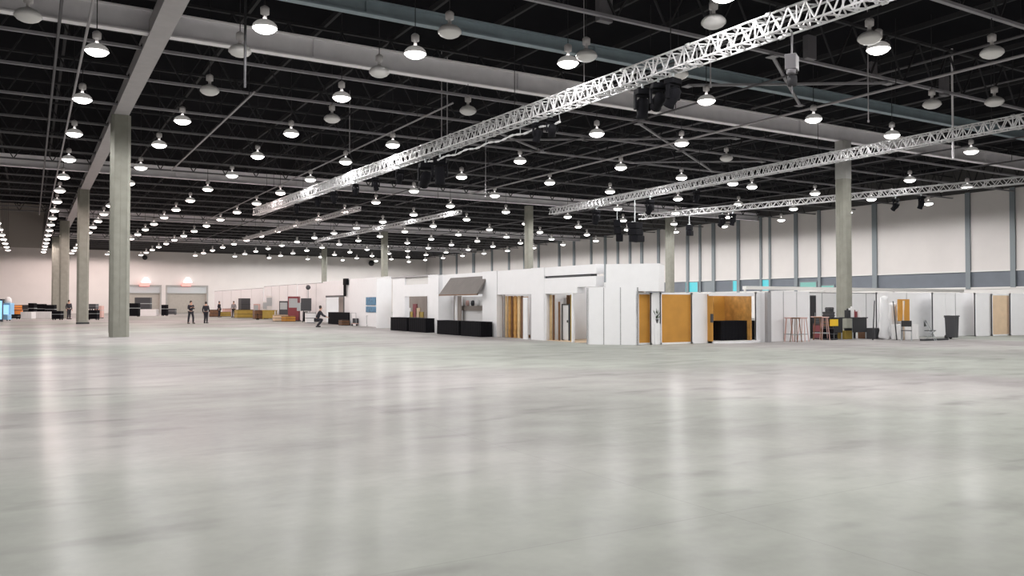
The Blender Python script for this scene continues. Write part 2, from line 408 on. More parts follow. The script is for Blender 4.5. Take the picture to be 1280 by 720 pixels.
# flat diagonal braces seen between the joists over the trusses
def brace(a, b, z, label):
    t = thing('roof_brace', label, 'brace', (0, 0, 0), 0, 'flat diagonal braces between roof joists')
    MB().bar((*a, z), (*b, z), .11, .09).build('brace_angle', M['chord'], t)
    for c_ in (a, b): MB().box((c_[0] - .18, c_[1] - .18, z - .06), (c_[0] + .18, c_[1] + .18, z - .03)).build('gusset', M['chord'], t)
bl = ['above the second truss near the capped column', 'crossing its twin above the second truss', 'over the lamps beyond the pale girder', 'crossing its twin beyond the pale girder',
      'ahead of the blue-grey girder', 'crossing its twin ahead of the blue-grey girder', 'farther back over the white booths', 'crossing its twin over the white booths']
for i, (x, y) in enumerate(((27, 32.8), (20, 37.3), (24, 21.3), (34, 37.3))):
    brace((x, y), (x + 7, y + 4.6), 10.95, 'grey diagonal roof brace ' + bl[2 * i]); brace((x + 7, y), (x, y + 4.6), 10.9, 'grey diagonal roof brace ' + bl[2 * i + 1])

# vertical steel plates and boxes hung in the dark roof over the second truss
for k, (px, py0, py1, wdt, lab) in enumerate(((1012, 45, 70, .5, 'flat grey hanging plate beside the chain hoist'), (755, -6, 12, .55, 'dull hanging box above the blue-grey girder'), (1090, 78, 95, .4, 'dull grey box fixed under the dark roof between unlit lamps'), (1180, 95, 115, .45, 'faint grey box under the dark roof over the second truss'))):
    a = at_z(px, py0, 11.8)
    t = thing('hanging_box', lab, 'box', a)
    MB().box((-wdt / 2, -.12, -.9), (wdt / 2, .12, 0)).build('box_body', M['dark_pipe'], t, .02)
    MB().bar((0, 0, 0), (0, 0, 1.5), .05).build('hanger', M['joist'], t)

# ------------------------------------------------------------------ box trusses
def truss(a, b, s, label, seg=.32, ch=.06, dg=.034, flat=False):
    a = Vector(a); b = Vector(b); L = (b - a).length
    t = thing('lighting_truss', label, 'truss', a, math.atan2((b - a).y, (b - a).x))
    h = s / 2; cs = [(-h, -h), (h, -h), (h, h), (-h, h)]
    for (cy, cz) in cs:
        MB().bar((0, cy, cz), (L, cy, cz), ch, n=8).build('chord', M['alu'], t)
    n = int(L / seg)
    lat = MB()
    for k in range(n):
        x0 = k * seg; x1 = x0 + seg; f = k % 2
        for i in range(4):
            p, q = cs[i], cs[(i + 1) % 4]
            if f: p, q = q, p
            lat.bar((x0, *p), (x1, *q), dg)
            if k % 5 == 0: lat.bar((x0, *p), (x0, *q), dg)
    pl = lat
    x = 3.0
    while x < L:
        for (cy, cz) in cs: pl.bar((x - .07, cy, cz), (x + .07, cy, cz), ch * 1.9, n=8)
        x += 3.0
    lat.build('lattice', M['alu'], t)
    x = 4.0
    while x < L:
        MB().bar((x, 0, h), (x, 0, ZD - a.z), .02).build('steel_cable', M['joist'], t); x += 9.0
    return t
truss((17.25, 6.0, 9.0), (15.65, 67.0, 9.0), .52, 'big white box truss sweeping overhead from the top edge', .27)
truss((34.0, 6.0, 9.0), (35.9, 54.5, 9.0), .46, 'white box truss crossing in front of the capped column', .24)
truss((52.0, 22.0, 9.0), (44.6, 54.0, 9.0), .40, 'farther thin box truss before the tall panelled wall')
truss((30.5, 60.0, 9.2), (29.5, 96.0, 9.2), .3, 'distant box truss hanging over the white booths')
truss((22.5, 62.0, 9.2), (21.5, 98.0, 9.2), .3, 'distant box truss beyond the end of the big one')

def truss_pt(px, a, b, z=9.0):
    d = ray(px, 100); a = Vector(a); b = Vector(b); u = b - a
    # crossing of the sight line and the truss in plan
    det = d.x * (-u.y) + d.y * u.x
    s = (d.x * a.y - d.y * a.x) / (d.x * (-u.y) + d.y * u.x) if det else 0
    s = (d.y * a.x - d.x * a.y) / (d.x * u.y - d.y * u.x)
    p = a + u * s
    return Vector((p.x, p.y, z))
TA = ((17.25, 6.0), (15.65, 67.0)); TB = ((34.0, 6.0), (35.9, 54.5)); TC = ((52.0, 22.0), (44.6, 54.0))

# ------------------------------------------------------------------ lamps
def lamp_light(name, col):
    ld = bpy.data.lights.new(name, 'SPOT'); ld.energy = LAMP_WATTS; ld.color = col
    ld.spot_size = math.radians(177); ld.spot_blend = .12; ld.shadow_soft_size = .6
    return ld
def make_lamp(on):
    """High-bay lamp; origin at the middle of its lens."""
    t = thing('hanging_lamp', 'lamp', 'ceiling lamp')
    MB().lathe([(.36, .01), (.365, .05), (.34, .12), (.26, .20), (.13, .26), (.07, .29)], 20, closed=False).build('lamp_dome', M['dome_on'] if on else M['dome_off'], t)
    ln = MB().lathe([(.05, -.13), (.18, -.115), (.29, -.06), (.352, .02), (.36, .06), (.05, .08)], 20)
    lens = ln.build('lamp_lens', M['glow_n'] if on else M['dome_off'], t)
    MB().lathe([(.055, .27), (.055, .42), (.13, .44), (.135, .62), (.10, .66), (.03, .70)], 14).build('ballast_housing', M['lamp_metal'], t)
    hk = MB().bar((0, 0, .68), (0, 0, 3.8), .03, n=6)
    hk.build('hanging_rod', M['joist'], t)
    if on:
        ld = lamp_light('lamp_light', (1.0, .972, .958))
        lo = bpy.data.objects.new('lamp_light', ld); C.objects.link(lo); lo.parent = t; lo.location = (0, 0, -.14)
    return t
lamp_on = make_lamp(True); lamp_off = make_lamp(False)
first = {True: lamp_on, False: lamp_off}; used = {True: False, False: False}
warm = lamp_light('lamp_light_warm', (1.0, .83, .79)); warm.energy = LAMP_WATTS * .72
warm_lens = None
lamps = []   # (x, y, z, on, hint)
LIT = [(331, 36), (121, 65), (519, 68), (710, 80), (103, 125), (427, 123), (228, 152), (883, 127), (1017, 150), (1115, 170), (746, 168), (93, 168), (199, 182), (364, 168), (491, 182), (322, 196),
       (650, 202), (86, 200), (176, 210), (432, 203), (1214, 190), (290, 220), (388, 225), (905, -4), (916, 230)]
SEMI = [(776, 210), (852, 180)]
DIM = [(35, 22), (262, 115), (300, 66), (415, 150), (474, 92), (562, 42), (585, 140), (733, 72), (1087, 50), (1240, 68), (1165, 132), (1243, 129), (908, 199), (848, 95), (892, 30)]
for px, py in LIT + SEMI: lamps.append((*at_z(px, py, 9.8), True))
for px, py in DIM: lamps.append((*at_z(px, py, 9.8), False))
far = []
for x, y0 in ((1.8, 60.2), (5.75, 61), (10.9, 61.3), (15.9, 60.6), (24.0, 47), (30.3, 46.2), (36.5, 32.4), (43.6, 33), (50.2, 33), (56.8, 33), (63.3, 40)):
    y = y0; k = 0
    while y < 150:
        if not (x == 36.5 and k % 3 == 0 and y < 60): far.append((x, y, 9.8, True))
        y += 7.35 if x < 20 else 7.6; k += 1
for y in (90, 98, 106, 114, 122, 130, 138, 146): far.append((-2.95, y, 9.8, True))
hidden = [(27, 5), (35, 10.5), (41.5, 11), (12, 4.5), (41.5, 17), (1.8, 22), (1.8, 14), (1.8, 6), (1.8, -2), (9, 17), (9, 9), (9, 1), (16, 8.5), (16, 1), (23.5, 16.5), (23.5, 9), (23.5, 1), (31, 9), (31, 1), (38, 14), (38, 6), (46, 16), (46, 8), (-7, 6), (-7, 14), (-7, 22), (-7, 32), (-7, 44), (-7, 58), (-7, 72), (1.8, -9), (12, -8), (24, -8)]  # unseen lamps added out of frame to brighten the near floor and right panels
lamps += far + [(x, y, 9.8, True) for x, y in hidden]
rows = {}
def row_of(x):
    xs = [-7, -2.95, 1.8, 5.8, 10.9, 15.9, 24, 30.3, 36.5, 43.6, 50.2, 56.8, 63.3]
    return min(range(len(xs)), key=lambda i: abs(xs[i] - x))
ROWN = ['added unseen row beyond the side bay', 'row in the high side bay', 'row outside the column line', 'first row inside the columns', 'second row inside the columns', 'third row inside the columns', 'fourth row inside the columns',
        'fifth row inside the columns', 'sixth row inside the columns', 'seventh row inside the columns', 'eighth row inside the columns', 'ninth row inside the columns', 'tenth row, by the panelled wall']
for L_ in lamps: rows.setdefault((row_of(L_[0]), L_[3]), []).append(L_)
glow_p_mesh = {}
for (r, on), ls in sorted(rows.items()):
    ls.sort(key=lambda v: v[1])
    for i, (x, y, z, _) in enumerate(ls):
        src = first[on]
        if not used[on]: o = src; used[on] = True
        else: o = copy_tree(src)
        o.location = (x, y, z)
        o['label'] = ('lit' if on else 'unlit') + ' white dome ceiling lamp, ' + nth(i) + ' in the ' + ROWN[r]
        o['group'] = 'dome lamps hanging under the roof'
        if x < 2.6 and y > 100:
            for ch in o.children:
                if ch.name.startswith('hanging_rod'):
                    if 'r' not in glow_p_mesh:
                        glow_p_mesh['r'] = MB().bar((0, 0, .68), (0, 0, 8.2), .03, n=6).build('hanging_rod_long', M['joist']).data
                        bpy.data.objects.remove(bpy.data.objects['hanging_rod_long'])
                    ch.data = glow_p_mesh['r']
        if on and (x < 26 and y > 58):
            for ch in o.children:
                if ch.type == 'LIGHT': ch.data = warm
                elif ch.name.startswith('lamp_lens'):
                    if 'm' not in glow_p_mesh:
                        me = ch.data.copy(); me.materials.clear(); me.materials.append(M['glow_p']); glow_p_mesh['m'] = me
                    ch.data = glow_p_mesh['m']

# ------------------------------------------------------------------ rigging: moving heads, speakers, hoist, cables
def moving_head(loc, label, s=1.0, tilt=.5, rz=0.0):
    t = thing('moving_head_light', label, 'stage light', loc, rz, 'stage lights hung from the trusses')
    t.scale = (s, s, s)
    MB().bar((0, 0, -.02), (0, 0, -.2), .05).box((-.16, -.03, -.03), (.16, .03, .02)).build('clamp', M['steel'], t)
    MB().box((-.2, -.16, -.36), (.2, .16, -.2)).build('base', M['black'], t, .02)
    yk = MB().box((-.25, -.06, -.78), (-.19, .06, -.36)).box((.19, -.06, -.78), (.25, .06, -.36)).box((-.25, -.06, -.42), (.25, .06, -.36)); yk = yk.build('yoke', M['black'], t, .01)
    hd = MB().lathe([(.10, .26), (.16, .2), (.18, 0), (.15, -.2), (.17, -.3), (.14, -.32)], 16).xf(Matrix.Translation((0, 0, -.7)) @ Matrix.Rotation(tilt, 4, 'X'))
    hd.build('light_head', M['black'], yk)
    return t
for px, tl, s, lab in ((803, .1, 1.15, 'long dark stage light hanging lowest under the big truss'), (823, 1.2, 1.1, 'dark stage light clamped tight below the big truss beside the longest one'), (841, .6, 1.1, 'dark rounded stage light under the big truss before the pale girder'),
                       (690, .9, .9, 'small stage light under the big truss above the booth fascia'), (672, .4, .9, 'small stage light next behind the one above the booth fascia'), (532, 1.0, 1.5, 'bulky black stage light far down the big truss'),
                       (550, .2, 1.5, 'upright black stage light beside the bulky one on the big truss'), (500, .5, .9, 'stage light beyond the bulky pair on the big truss'), (470, .9, .9, 'stage light second beyond the bulky pair on the big truss'),
                       (445, .3, .8, 'stage light third beyond the bulky pair on the big truss'), (418, .8, .9, 'stage light fourth beyond the bulky pair on the big truss'), (398, .4, .8, 'stage light fifth beyond the bulky pair on the big truss'), (372, .7, .8, 'last stage light at the far end of the big truss')):
    p = truss_pt(px, *TA); p.z = 8.73
    if px == 803: p.z = 8.72
    moving_head(p, lab, s, tl, random.uniform(-.6, .6))
for px, tl, s, lab in ((902, .9, 1.2, 'dark stage light on the thin far truss'), (915, .3, 1.1, 'second dark stage light beside its neighbour on the thin far truss'), (1118, .8, 1.0, 'stage light on the thin far truss past the capped column'), (1150, .4, 1.0, 'outer stage light on the thin far truss past the capped column')):
    p = truss_pt(px, *TC); p.z = 8.78; moving_head(p, lab, s, tl)
for px, tl, s, lab in ((812, .7, 1.2, 'stage light under the second truss above the loudspeaker pair'), (870, .3, .9, 'small stage light under the middle of the second truss'), (745, .5, 1.3, 'stage light at the far end of the second truss')):
    p = truss_pt(px, *TB); p.z = 8.75; moving_head(p, lab, s, tl)

def speaker(px, py0, py1, wdt, label, T=TB, n=3, rz=0.5, z=8.8):
    p = truss_pt(px, *T); dep = p.x * math.sin(YAW) + p.y * math.cos(YAW)
    zt = EYE + (380 - py0) / FOC * dep; zb = EYE + (380 - py1) / FOC * dep
    t = thing('hanging_speaker', label, 'loudspeaker', (p.x, p.y, zt), rz, 'loudspeakers hung from the trusses')
    h = (zt - zb) / n; wd = wdt * dep / FOC
    for k in range(n):
        a = -.12 * (k - (n - 1) / 2) * (k)
        b = MB().box((-wd / 2, -wd * .4, -h * (k + 1) + .03), (wd / 2, wd * .4, -h * k))
        b.xf(Matrix.Translation((0, -.04 * k * k, 0)))
        b.build('speaker_box', M['black'], t, .04)
    MB().bar((0, 0, z - zt), (0, 0, -.05), .05).box((-wd * .4, -.05, -.02), (wd * .4, .05, .05)).build('rigging_bar', M['steel'], t)
speaker(771, 275, 302, 11, 'narrow black hanging loudspeaker, tilted, before the tall panelled wall', rz=.9)
speaker(793, 278, 303, 16, 'wide black hanging loudspeaker beside the narrow one', rz=.3)
speaker(861, 281, 295, 8, 'small black hanging loudspeaker against the pale wall panels', TC, 2, .4, 8.84)

p = at_z(990, 32, 9.6); p = truss_pt(990, *TA)
t = thing('chain_hoist', 'grey chain hoist with strap hanging under the near end of the big truss', 'hoist', (p.x, p.y, 8.7), .5)
MB().bar((.06, 0, 0), (-.02, 0, -.62), .11, .03).build('strap', M['dark_pipe'], t)
MB().box((-.2, -.14, -1.02), (.2, .14, -.62)).lathe([(.1, 0), (.12, .03), (.12, .12)], 12, (-.1, 0, -1.14)).build('motor_body', M['dark_pipe'], t, .03)
MB().lathe([(.11, 0), (.13, .12), (.12, .26)], 12, (.02, 0, -1.42)).build('chain_bag', M['joist'], t)
MB().bar((0, 0, -1.4), (0, 0, -1.62), .03).build('hook', M['dark_pipe'], t)

def vcable(px, py0, py1, z, d, label, m='pipe'):
    a = at_z(px, py0, z); dep = a.x * math.sin(YAW) + a.y * math.cos(YAW)
    zb = EYE + (380 - py1) / FOC * dep
    t = thing('hanging_cable', label, 'cable', (a.x, a.y, zb))
    MB().bar((0, 0, 0), (0, 0, ZD - zb), d, n=6).build('cable_run', M[m], t)
    MB().box((-.03, -.03, -.06), (.03, .03, .03)).build('cable_end', M[m], t)
vcable(307, -20, 106, 11.5, .08, 'pale vertical drop pole beside the brightest near lamp', 'joist')
vcable(730, 62, 104, 10.9, .03, 'thin drop cable from the blue-grey girder to the big truss')
vcable(888, 60, 106, 10.9, .05, 'short blue-grey drop pole above the lit lamp by the pale girder')
vcable(552, 140, 178, 10.6, .05, 'drop cable meeting the big truss halfway')
vcable(559, 142, 178, 10.6, .05, 'second drop cable beside its twin meeting the big truss')
vcable(1085, 90, 150, 10.9, .04, 'thin drop cable over the capped column')
vcable(1191, 172, 196, 9.4, .09, 'short grey drop pole under the second truss', 'girder')
vcable(437, 175, 190, 10.8, .04, 'thin drop cable beside a lit lamp in the second row')
vcable(607, 210, 245, 10.6, .05, 'thin drop cable over the booths')
# cable bundle slung below the big truss
t = thing('slung_cable', 'dotted white cable bundle slung just below the big truss', 'cable', (0, 0, 0))
a = at_z(700, 152, 8.35); b = at_z(535, 203, 8.35)
cb = MB(); N = 40
for k in range(N):
    p = a.lerp(b, k / N); q = a.lerp(b, (k + 1) / N)
    p.z -= .04 * math.sin(k * .9); q.z -= .04 * math.sin((k + 1) * .9)
    cb.bar(p, q, .055 if k % 2 else .09, n=6)
cb.build('cable_run', M['alu'], t)
for k in (0, 10, 20, 30, 40):
    p = a.lerp(b, k / N); MB().bar(p, (truss_pt(700, *TA).x + (truss_pt(535, *TA).x - truss_pt(700, *TA).x) * k / N, p.y, 8.75), .02).build('tie', M['steel'], t)

# ------------------------------------------------------------------ booths
XF = 19.45     # street face of the near booths
def yb(px, X=XF): return at_x(px, 380, X).y
def wallbox(mb, x0, x1, y0, y1, z0, z1): return mb.box((min(x0, x1), min(y0, y1), z0), (max(x0, x1), max(y0, y1), z1))

# corner block with three angled white panels
a = at_z(734, 430.5); b = at_z(797, 431.5)
t = thing('corner_booth', 'tall white corner booth of three plain panels under a big blank fascia', 'booth')
n = (b - a).normalized(); back = Vector((-n.y, n.x, 0)) * 1.0
for k in range(3):
    p = a + (b - a) * (k / 3) + n * .012; q = a + (b - a) * ((k + 1) / 3) - n * .012
    m_ = MB().prism([(p.x, p.y), (q.x, q.y), (q.x + back.x * .08, q.y + back.y * .08), (p.x + back.x * .08, p.y + back.y * .08)], 0, 2.25)
    m_.build('wall_panel', M['booth'], t)
sm = MB()
for k in range(0, 4):
    p = a + (b - a) * (k / 3); sm.prism([(p.x - n.x * .02, p.y - n.y * .02), (p.x + n.x * .02, p.y + n.y * .02), (p.x + n.x * .02 + back.x * .07, p.y + n.y * .02 + back.y * .07), (p.x - n.x * .02 + back.x * .07, p.y - n.y * .02 + back.y * .07)], 0, 2.25)
sm.build('panel_frame', M['seam'], t)
c0 = at_z(757, 329.5, 3.1); c1 = at_z(823, 329.5, 3.1)
q0 = a + back * .05; q1 = b + back * .05
d0 = at_z(757, 430, 0)
fa = Vector((q0.x + n.x * .75, q0.y + n.y * .75, 0)); fb = fa + n * 2.08
fz = MB().prism([(fa.x, fa.y), (fb.x, fb.y), (fb.x + back.x * 1.5, fb.y + back.y * 1.5), (fa.x + back.x * 1.5, fa.y + back.y * 1.5)], 2.1, 3.17)
fz.build('fascia', M['booth'], t)
MB().prism([(b.x, b.y), (b.x + back.x * 2, b.y + back.y * 2), (b.x + back.x * 2 - n.x * .06, b.y + back.y * 2 - n.y * .06), (b.x - n.x * .06, b.y - n.y * .06)], 0, 2.1).build('return_panel', M['booth'], t)
MB().prism([(a.x, a.y), (a.x + back.x * 3, a.y + back.y * 3), (a.x + back.x * 3 + n.x * .06, a.y + back.y * 3 + n.y * .06), (a.x + n.x * .06, a.y + n.y * .06)], 0, 2.25).build('return_panel', M['booth'], t)

# header over opening A (px 680-752)
yA0, yA1 = 27.6, yb(680)
t = thing('booth_header', 'long white booth header with a dark slit along its top edge', 'booth header', (0, 0, 0))
MB().box((XF, yA0, 2.05), (XF + .4, yA1, 2.72)).build('lower_fascia', M['booth'], t)
MB().box((XF + .02, yA0, 2.82), (XF + .4, yA1, 3.2)).build('upper_fascia', M['booth'], t)
MB().box((XF, 26.3, 2.3), (XF + .4, yA0, 2.72)).box((XF + .02, 26.3, 2.82), (XF + .4, yA0, 3.2)).build('end_fascia', M['booth'], t)
MB().box((XF + .08, yA0 - .85, 2.72), (XF + .38, yA1, 2.82)).build('shadow_gap', M['char'], t)
MB().box((XF + .02, yA0 + .35, 0), (XF + .12, yA0 + .45, 2.05)).build('post', M['booth'], t); MB().box((XF + .02, yA1 - .1, 0), (XF + .12, yA1, 2.05)).build('post', M['booth'], t)
# white wall pieces along the street
def white_wall(px0, px1, label, z1=3.2, X=XF, depth=3.0, z0=0.0, name='booth_facade', ret=True, seams=0):
    y0, y1 = yb(px1, X), yb(px0, X)
    t = thing(name, label, 'booth wall')
    MB().box((X, y0, z0), (X + .1, y1, z1)).build('front_panel', M['booth'], t)
    if ret: MB().box((X + .1, y0, z0), (X + depth, y0 + .08, z1)).build('side_panel', M['booth'], t)
    fr = MB()
    fr.box((X - .01, y0, z1 - .04), (X + .11, y1, z1 + .01))
    for k in range(seams + 1):
        y = y0 + (y1 - y0) * k / (seams + 1); fr.box((X - .012, y - .02, z0), (X + .0, y + .02, z1))
    fr.build('panel_frame', M['seam'] if seams else M['booth'], t)
    return t
white_wall(664, 680, 'narrow white booth pier between the two timber displays', 3.2)
white_wall(603, 621, 'white booth pier between the timber display and the taupe awning', 3.2)
white_wall(535, 548, 'tall white booth pier beside the taupe awning', 3.22)
# header over opening B
y0, y1 = yb(664), yb(621)
t = thing('booth_header', 'plain white booth header over the row of upright timber slats', 'booth header')
MB().box((XF + .02, y0, 2.05), (XF + .4, y1, 3.2)).build('fascia', M['booth'], t)
MB().box((XF + .05, y0 + .05, 0), (XF + .12, y0 + .12, 2.05)).build('post', M['seam'], t); MB().box((XF + .05, y1 - .6, 0), (XF + .12, y1 - .53, 2.05)).build('post', M['seam'], t)
# back partition behind the openings
t = thing('partition_screen', 'long white partition closing the backs of the open booths', 'partition')
MB().box((XF + 3.4, 27.5, 0), (XF + 3.5, 50, 2.6)).build('back_panel', M['booth'], t)

# timber in opening B
def plank(px, X, wd, z, m, label, lean=0.0, g='upright timber samples in the open booth', nm='timber_plank'):
    y = yb(px, X)
    t = tag(MB().bar((0, 0, 0), (lean, 0, z), wd, .05, up=(1, 0, 0)).build(nm, M[m], None, .004), label, 'plank', g)
    t.location = (X, y, 0); return t
cols = ['golden', 'pale', 'brown']
adj = ['first', 'second', 'third', 'fourth', 'fifth', 'sixth', 'seventh', 'eighth', 'ninth', 'tenth']
seq = [(652.5, 'wood_dark', .16), (648.5, 'wood_pale', .18), (644, 'wood', .2), (640, 'wood_dark', .12), (637, 'wood', .2), (633, 'wood_pale', .15), (629.5, 'wood_dark', .12), (626.5, 'wood_pale', .2), (622.5, 'wood', .2)]
for i, (px, m, wd) in enumerate(seq):
    plank(px, XF + .35, wd, 1.98, m, '%s upright timber plank, %s from the pier beside the awning in the slat display' % ({'wood': 'golden', 'wood_pale': 'pale', 'wood_dark': 'dark brown'}[m], adj[len(seq) - 1 - i]))
y0, y1 = yb(656, XF + .6), yb(621) - .08
t = thing('display_board', 'brown timber backing board behind the upright slats', 'board')
MB().box((XF + .75, y0, 0.15), (XF + .8, y1, 1.95)).build('board', M['wood'], t)
MB().box((XF + .6, y0, 0), (XF + .9, y1, .15)).build('foot', M['wood_dark'], t)
tag(MB().box((XF - .05, yb(658.5) - .1, 0), (XF + .02, yb(658.5) + .25, 1.9)).build('leaning_board', M['booth']), 'narrow white panel leaning at the edge of the slat display', 'panel')
# timber in opening A
for i, (px, m, wd, zz) in enumerate(((684, 'wood_dark', .16, 2.0), (688.5, 'wood_pale', .14, 2.0), (692, 'wood_dark', .12, 2.0), (714.5, 'olive', .10, 2.0), (699, 'wood_dark', .10, 1.7))):
    plank(px, XF + .3, wd, zz, m, '%s timber post, %s from the white pier in the doorway booth' % ({'wood_dark': 'dark brown', 'wood_pale': 'pale', 'olive': 'olive brown'}[m], adj[[0, 1, 2, 4, 3][i]]), g='timber posts in the doorway booth')
t = thing('stud_framing', 'golden timber wall frame with diagonal brace deep in the doorway booth', 'frame')
y0, y1 = yb(714, XF + 1.2), min(yb(693, XF + 1.2), yb(680) - .1)
MB().box((XF + 1.2, y0, 0.4), (XF + 1.26, y1, 1.98)).build('sheathing', M['wood'], t)
MB().bar((XF + 1.17, y0, 1.9), (XF + 1.17, y1, 1.1), .05, .12).bar((XF + 1.17, y0, 1.3), (XF + 1.17, y1, 1.9), .05, .12).box((XF + 1.13, y0, 0), (XF + 1.2, y0 + .1, 2)).box((XF + 1.13, y1 - .1, 0), (XF + 1.2, y1, 2)).build('brace', M['wood_dark'], t)
t = thing('sample_door', 'white display door leaf standing between timber posts', 'door', (0, 0, 0))
y0, y1 = yb(711, XF + .6), yb(703.5, XF + .6)
leaf = MB().box((XF + .6, y0, .05), (XF + .65, y1, 1.55)).build('door_leaf', M['booth'], t)
MB().box((XF + .57, y0 - .05, 0), (XF + .68, y0, 1.6)).box((XF + .57, y1, 0), (XF + .68, y1 + .05, 1.6)).box((XF + .57, y0, 1.55), (XF + .68, y1, 1.6)).build('door_frame', M['char'], t)
MB().box((XF + .56, y0 + .06, .8), (XF + .6, y0 + .1, .9)).build('door_handle', M['char'], leaf)
# shelf box at the side wall of the doorway booth
t = thing('wall_cabinet', 'pale closed cabinet along the inner wall of the doorway booth', 'cabinet', (XF + 1.4, 28.2, 0))
MB().box((0, 0, 0), (1.6, .5, .95)).build('body', M['booth'], t, .01)
MB().box((-.04, -.04, .95), (1.64, .54, 1.0)).build('worktop', M['seam'], t)
MB().box((-.012, .04, .1), (0, .24, .9)).build('door', M['white_low'], t); MB().box((-.012, .26, .1), (0, .46, .9)).build('door', M['white_low'], t)
tag(MB().box((XF + .1, 27.5, 0.0), (XF + 3.4, 31.2, .02)).build('carpet_tile', M['peg_light']), 'pale tan flooring laid inside the doorway booth', 'flooring')

# booth C: sloped taupe awning
y0, y1 = yb(607), yb(561)
t = thing('booth_awning', 'sloping dark taupe awning board over the black skirted tables', 'awning')
zb, zt = 2.1, 3.0
MB().add([(XF - .5, y0, zb), (XF - .5, y1 + .2, zb), (XF + .1, y1, zt), (XF + .1, y0, zt), (XF - .44, y0, zb - .05), (XF - .44, y1 + .2, zb - .05), (XF + .16, y1, zt - .05), (XF + .16, y0, zt - .05)],
         [(0, 1, 2, 3), (7, 6, 5, 4), (0, 4, 5, 1), (1, 5, 6, 2), (2, 6, 7, 3), (3, 7, 4, 0)]).build('sloped_board', M['awning'], t)
MB().box((XF - .5, y0, zb - .06), (XF - .42, y1 + .2, zb)).build('lower_rail', M['wood_dark'], t)
t = thing('booth_header', 'white booth header framing the taupe awning', 'booth header')
MB().box((XF + .17, yb(603) + .02, 2.1), (XF + .3, yb(550), 3.2)).build('fascia', M['booth'], t)
MB().box((XF + .17, yb(566), 0), (XF + .27, yb(566) + .1, 2.1)).build('post', M['booth'], t)
t = thing('display_board', 'tall taupe board standing behind the skirted tables', 'board')
y0, y1 = yb(576, XF + .9), yb(548) - .1
MB().box((XF + .9, y0, .3), (XF + .96, y1, 2.05)).build('board', M['taupe'], t)
MB().box((XF + .8, y0, 0), (XF + 1.06, y1, .3)).build('foot', M['char'], t)
t = thing('display_board', 'low taupe and white shelf board beside the tall taupe one', 'board')
y0, y1 = yb(604, XF + 1.2), yb(578, XF + 1.2)
MB().box((XF + 1.2, y0, 0.4), (XF + 1.26, y1, 2.0)).build('board', M['white'], t)
MB().box((XF + 1.12, y0, 1.25), (XF + 1.2, y1, 1.5)).build('shelf', M['taupe'], t)
MB().box((XF + 1.1, y0, 0), (XF + 1.3, y1, .4)).build('foot', M['char'], t)
for k, (yy, zz) in enumerate(((.5, 1.5), (1.1, 1.5), (1.7, 1.5))):
    tag(MB().lathe([(.08, 0), (.12, .1), (.10, .25), (.05, .3)], 12, (XF + 1.16, y0 + yy, zz)).build('vase', M[('white', 'char', 'pink')[k]]), ['small white vase on the taupe shelf', 'small dark vase on the taupe shelf', 'small pink vase on the taupe shelf'][k], 'vase')
def rect_thing_lamp(): pass

def skirt_table(x0, y0, x1, y1, label, h=.74, rz=0.0, group='black skirted tables before the booths', m='black', top='black'):
    """Table with a pleated cloth skirt; footprint x0..x1, y0..y1."""
    cx, cy = (x0 + x1) / 2, (y0 + y1) / 2; hx, hy = abs(x1 - x0) / 2, abs(y1 - y0) / 2
    t = thing('skirted_table', label, 'table', (cx, cy, 0), rz, group)
    MB().box((-hx, -hy, h - .03), (hx, hy, h)).build('tabletop', M[top], t, .008)
    sk = MB(); pts = []
    per = [(-hx, -hy, hx, -hy), (hx, -hy, hx, hy), (hx, hy, -hx, hy), (-hx, hy, -hx, -hy)]
    for (ax, ay, bx, by) in per:
        L = math.hypot(bx - ax, by - ay); n = max(2, int(L / .09)); nx, ny = (by - ay) / L, -(bx - ax) / L
        for k in range(n):
            o = .012 if k % 2 else -.006
            pts.append((ax + (bx - ax) * k / n + nx * o, ay + (by - ay) * k / n + ny * o))
    n = len(pts)
    vs = [(x, y, .01) for x, y in pts] + [(x * .985, y * .985, h - .02) for x, y in pts]
    sk.add(vs, [(k, (k + 1) % n, n + (k + 1) % n, n + k) for k in range(n)])
    sk.build('table_skirt', M[m], t)
    return t
skirt_table(XF - .75, yb(601, XF - .75), XF - .1, yb(576, XF - .75), 'black skirted table under the awning, nearer the timber slats')
skirt_table(XF - .75, yb(573.5, XF - .75), XF - .1, yb(546, XF - .75), 'black skirted table under the awning, nearer the tall white pier')
skirt_table(XF - .55, yb(532, XF - .55), XF + .1, yb(511, XF - .55), 'black skirted table before the yellow-lit display booth, nearer the white pier', .8)
skirt_table(XF - .55, yb(508.5, XF - .55), XF + .1, yb(488, XF - .55), 'black skirted table before the yellow-lit display booth, nearer the blue poster', .8)

# booth D
y0, y1 = yb(535), yb(486)
t = thing('booth_header', 'white booth header with grey top rail over the display of small samples', 'booth header')
MB().box((XF + .15, yb(535), 2.05), (XF + .3, yb(502), 2.75)).build('fascia', M['booth'], t)
MB().box((XF + .15, yb(535), 3.2), (XF + .3, y1, 3.28)).build('top_rail', M['seam'], t)
MB().box((XF + .3, yb(535), 2.75), (XF + .4, y1, 3.2)).build('upper_panel', M['white_low'], t)
MB().box((XF + .2, yb(502), 0), (XF + .5, yb(487), 3.2)).build('side_panel', M['booth'], t)
t = thing('display_board', 'olive and taupe sample board deep inside the booth over the skirted tables', 'board')
y0, y1 = yb(533, XF + 2), yb(500, XF + 2)
MB().box((XF + 2, y0, 0), (XF + 2.06, y1, 2.1)).build('board', M['taupe'], t)
for k in range(7):
    a0 = y0 + .4 + k * (y1 - y0 - .8) / 7
    MB().box((XF + 1.94, a0, .75), (XF + 2.0, a0 + .6, 1.1 + .25 * (k % 3))).build('sample', M[('olive', 'peg_light', 'red', 'olive', 'white', 'wood', 'olive')[k]], t)

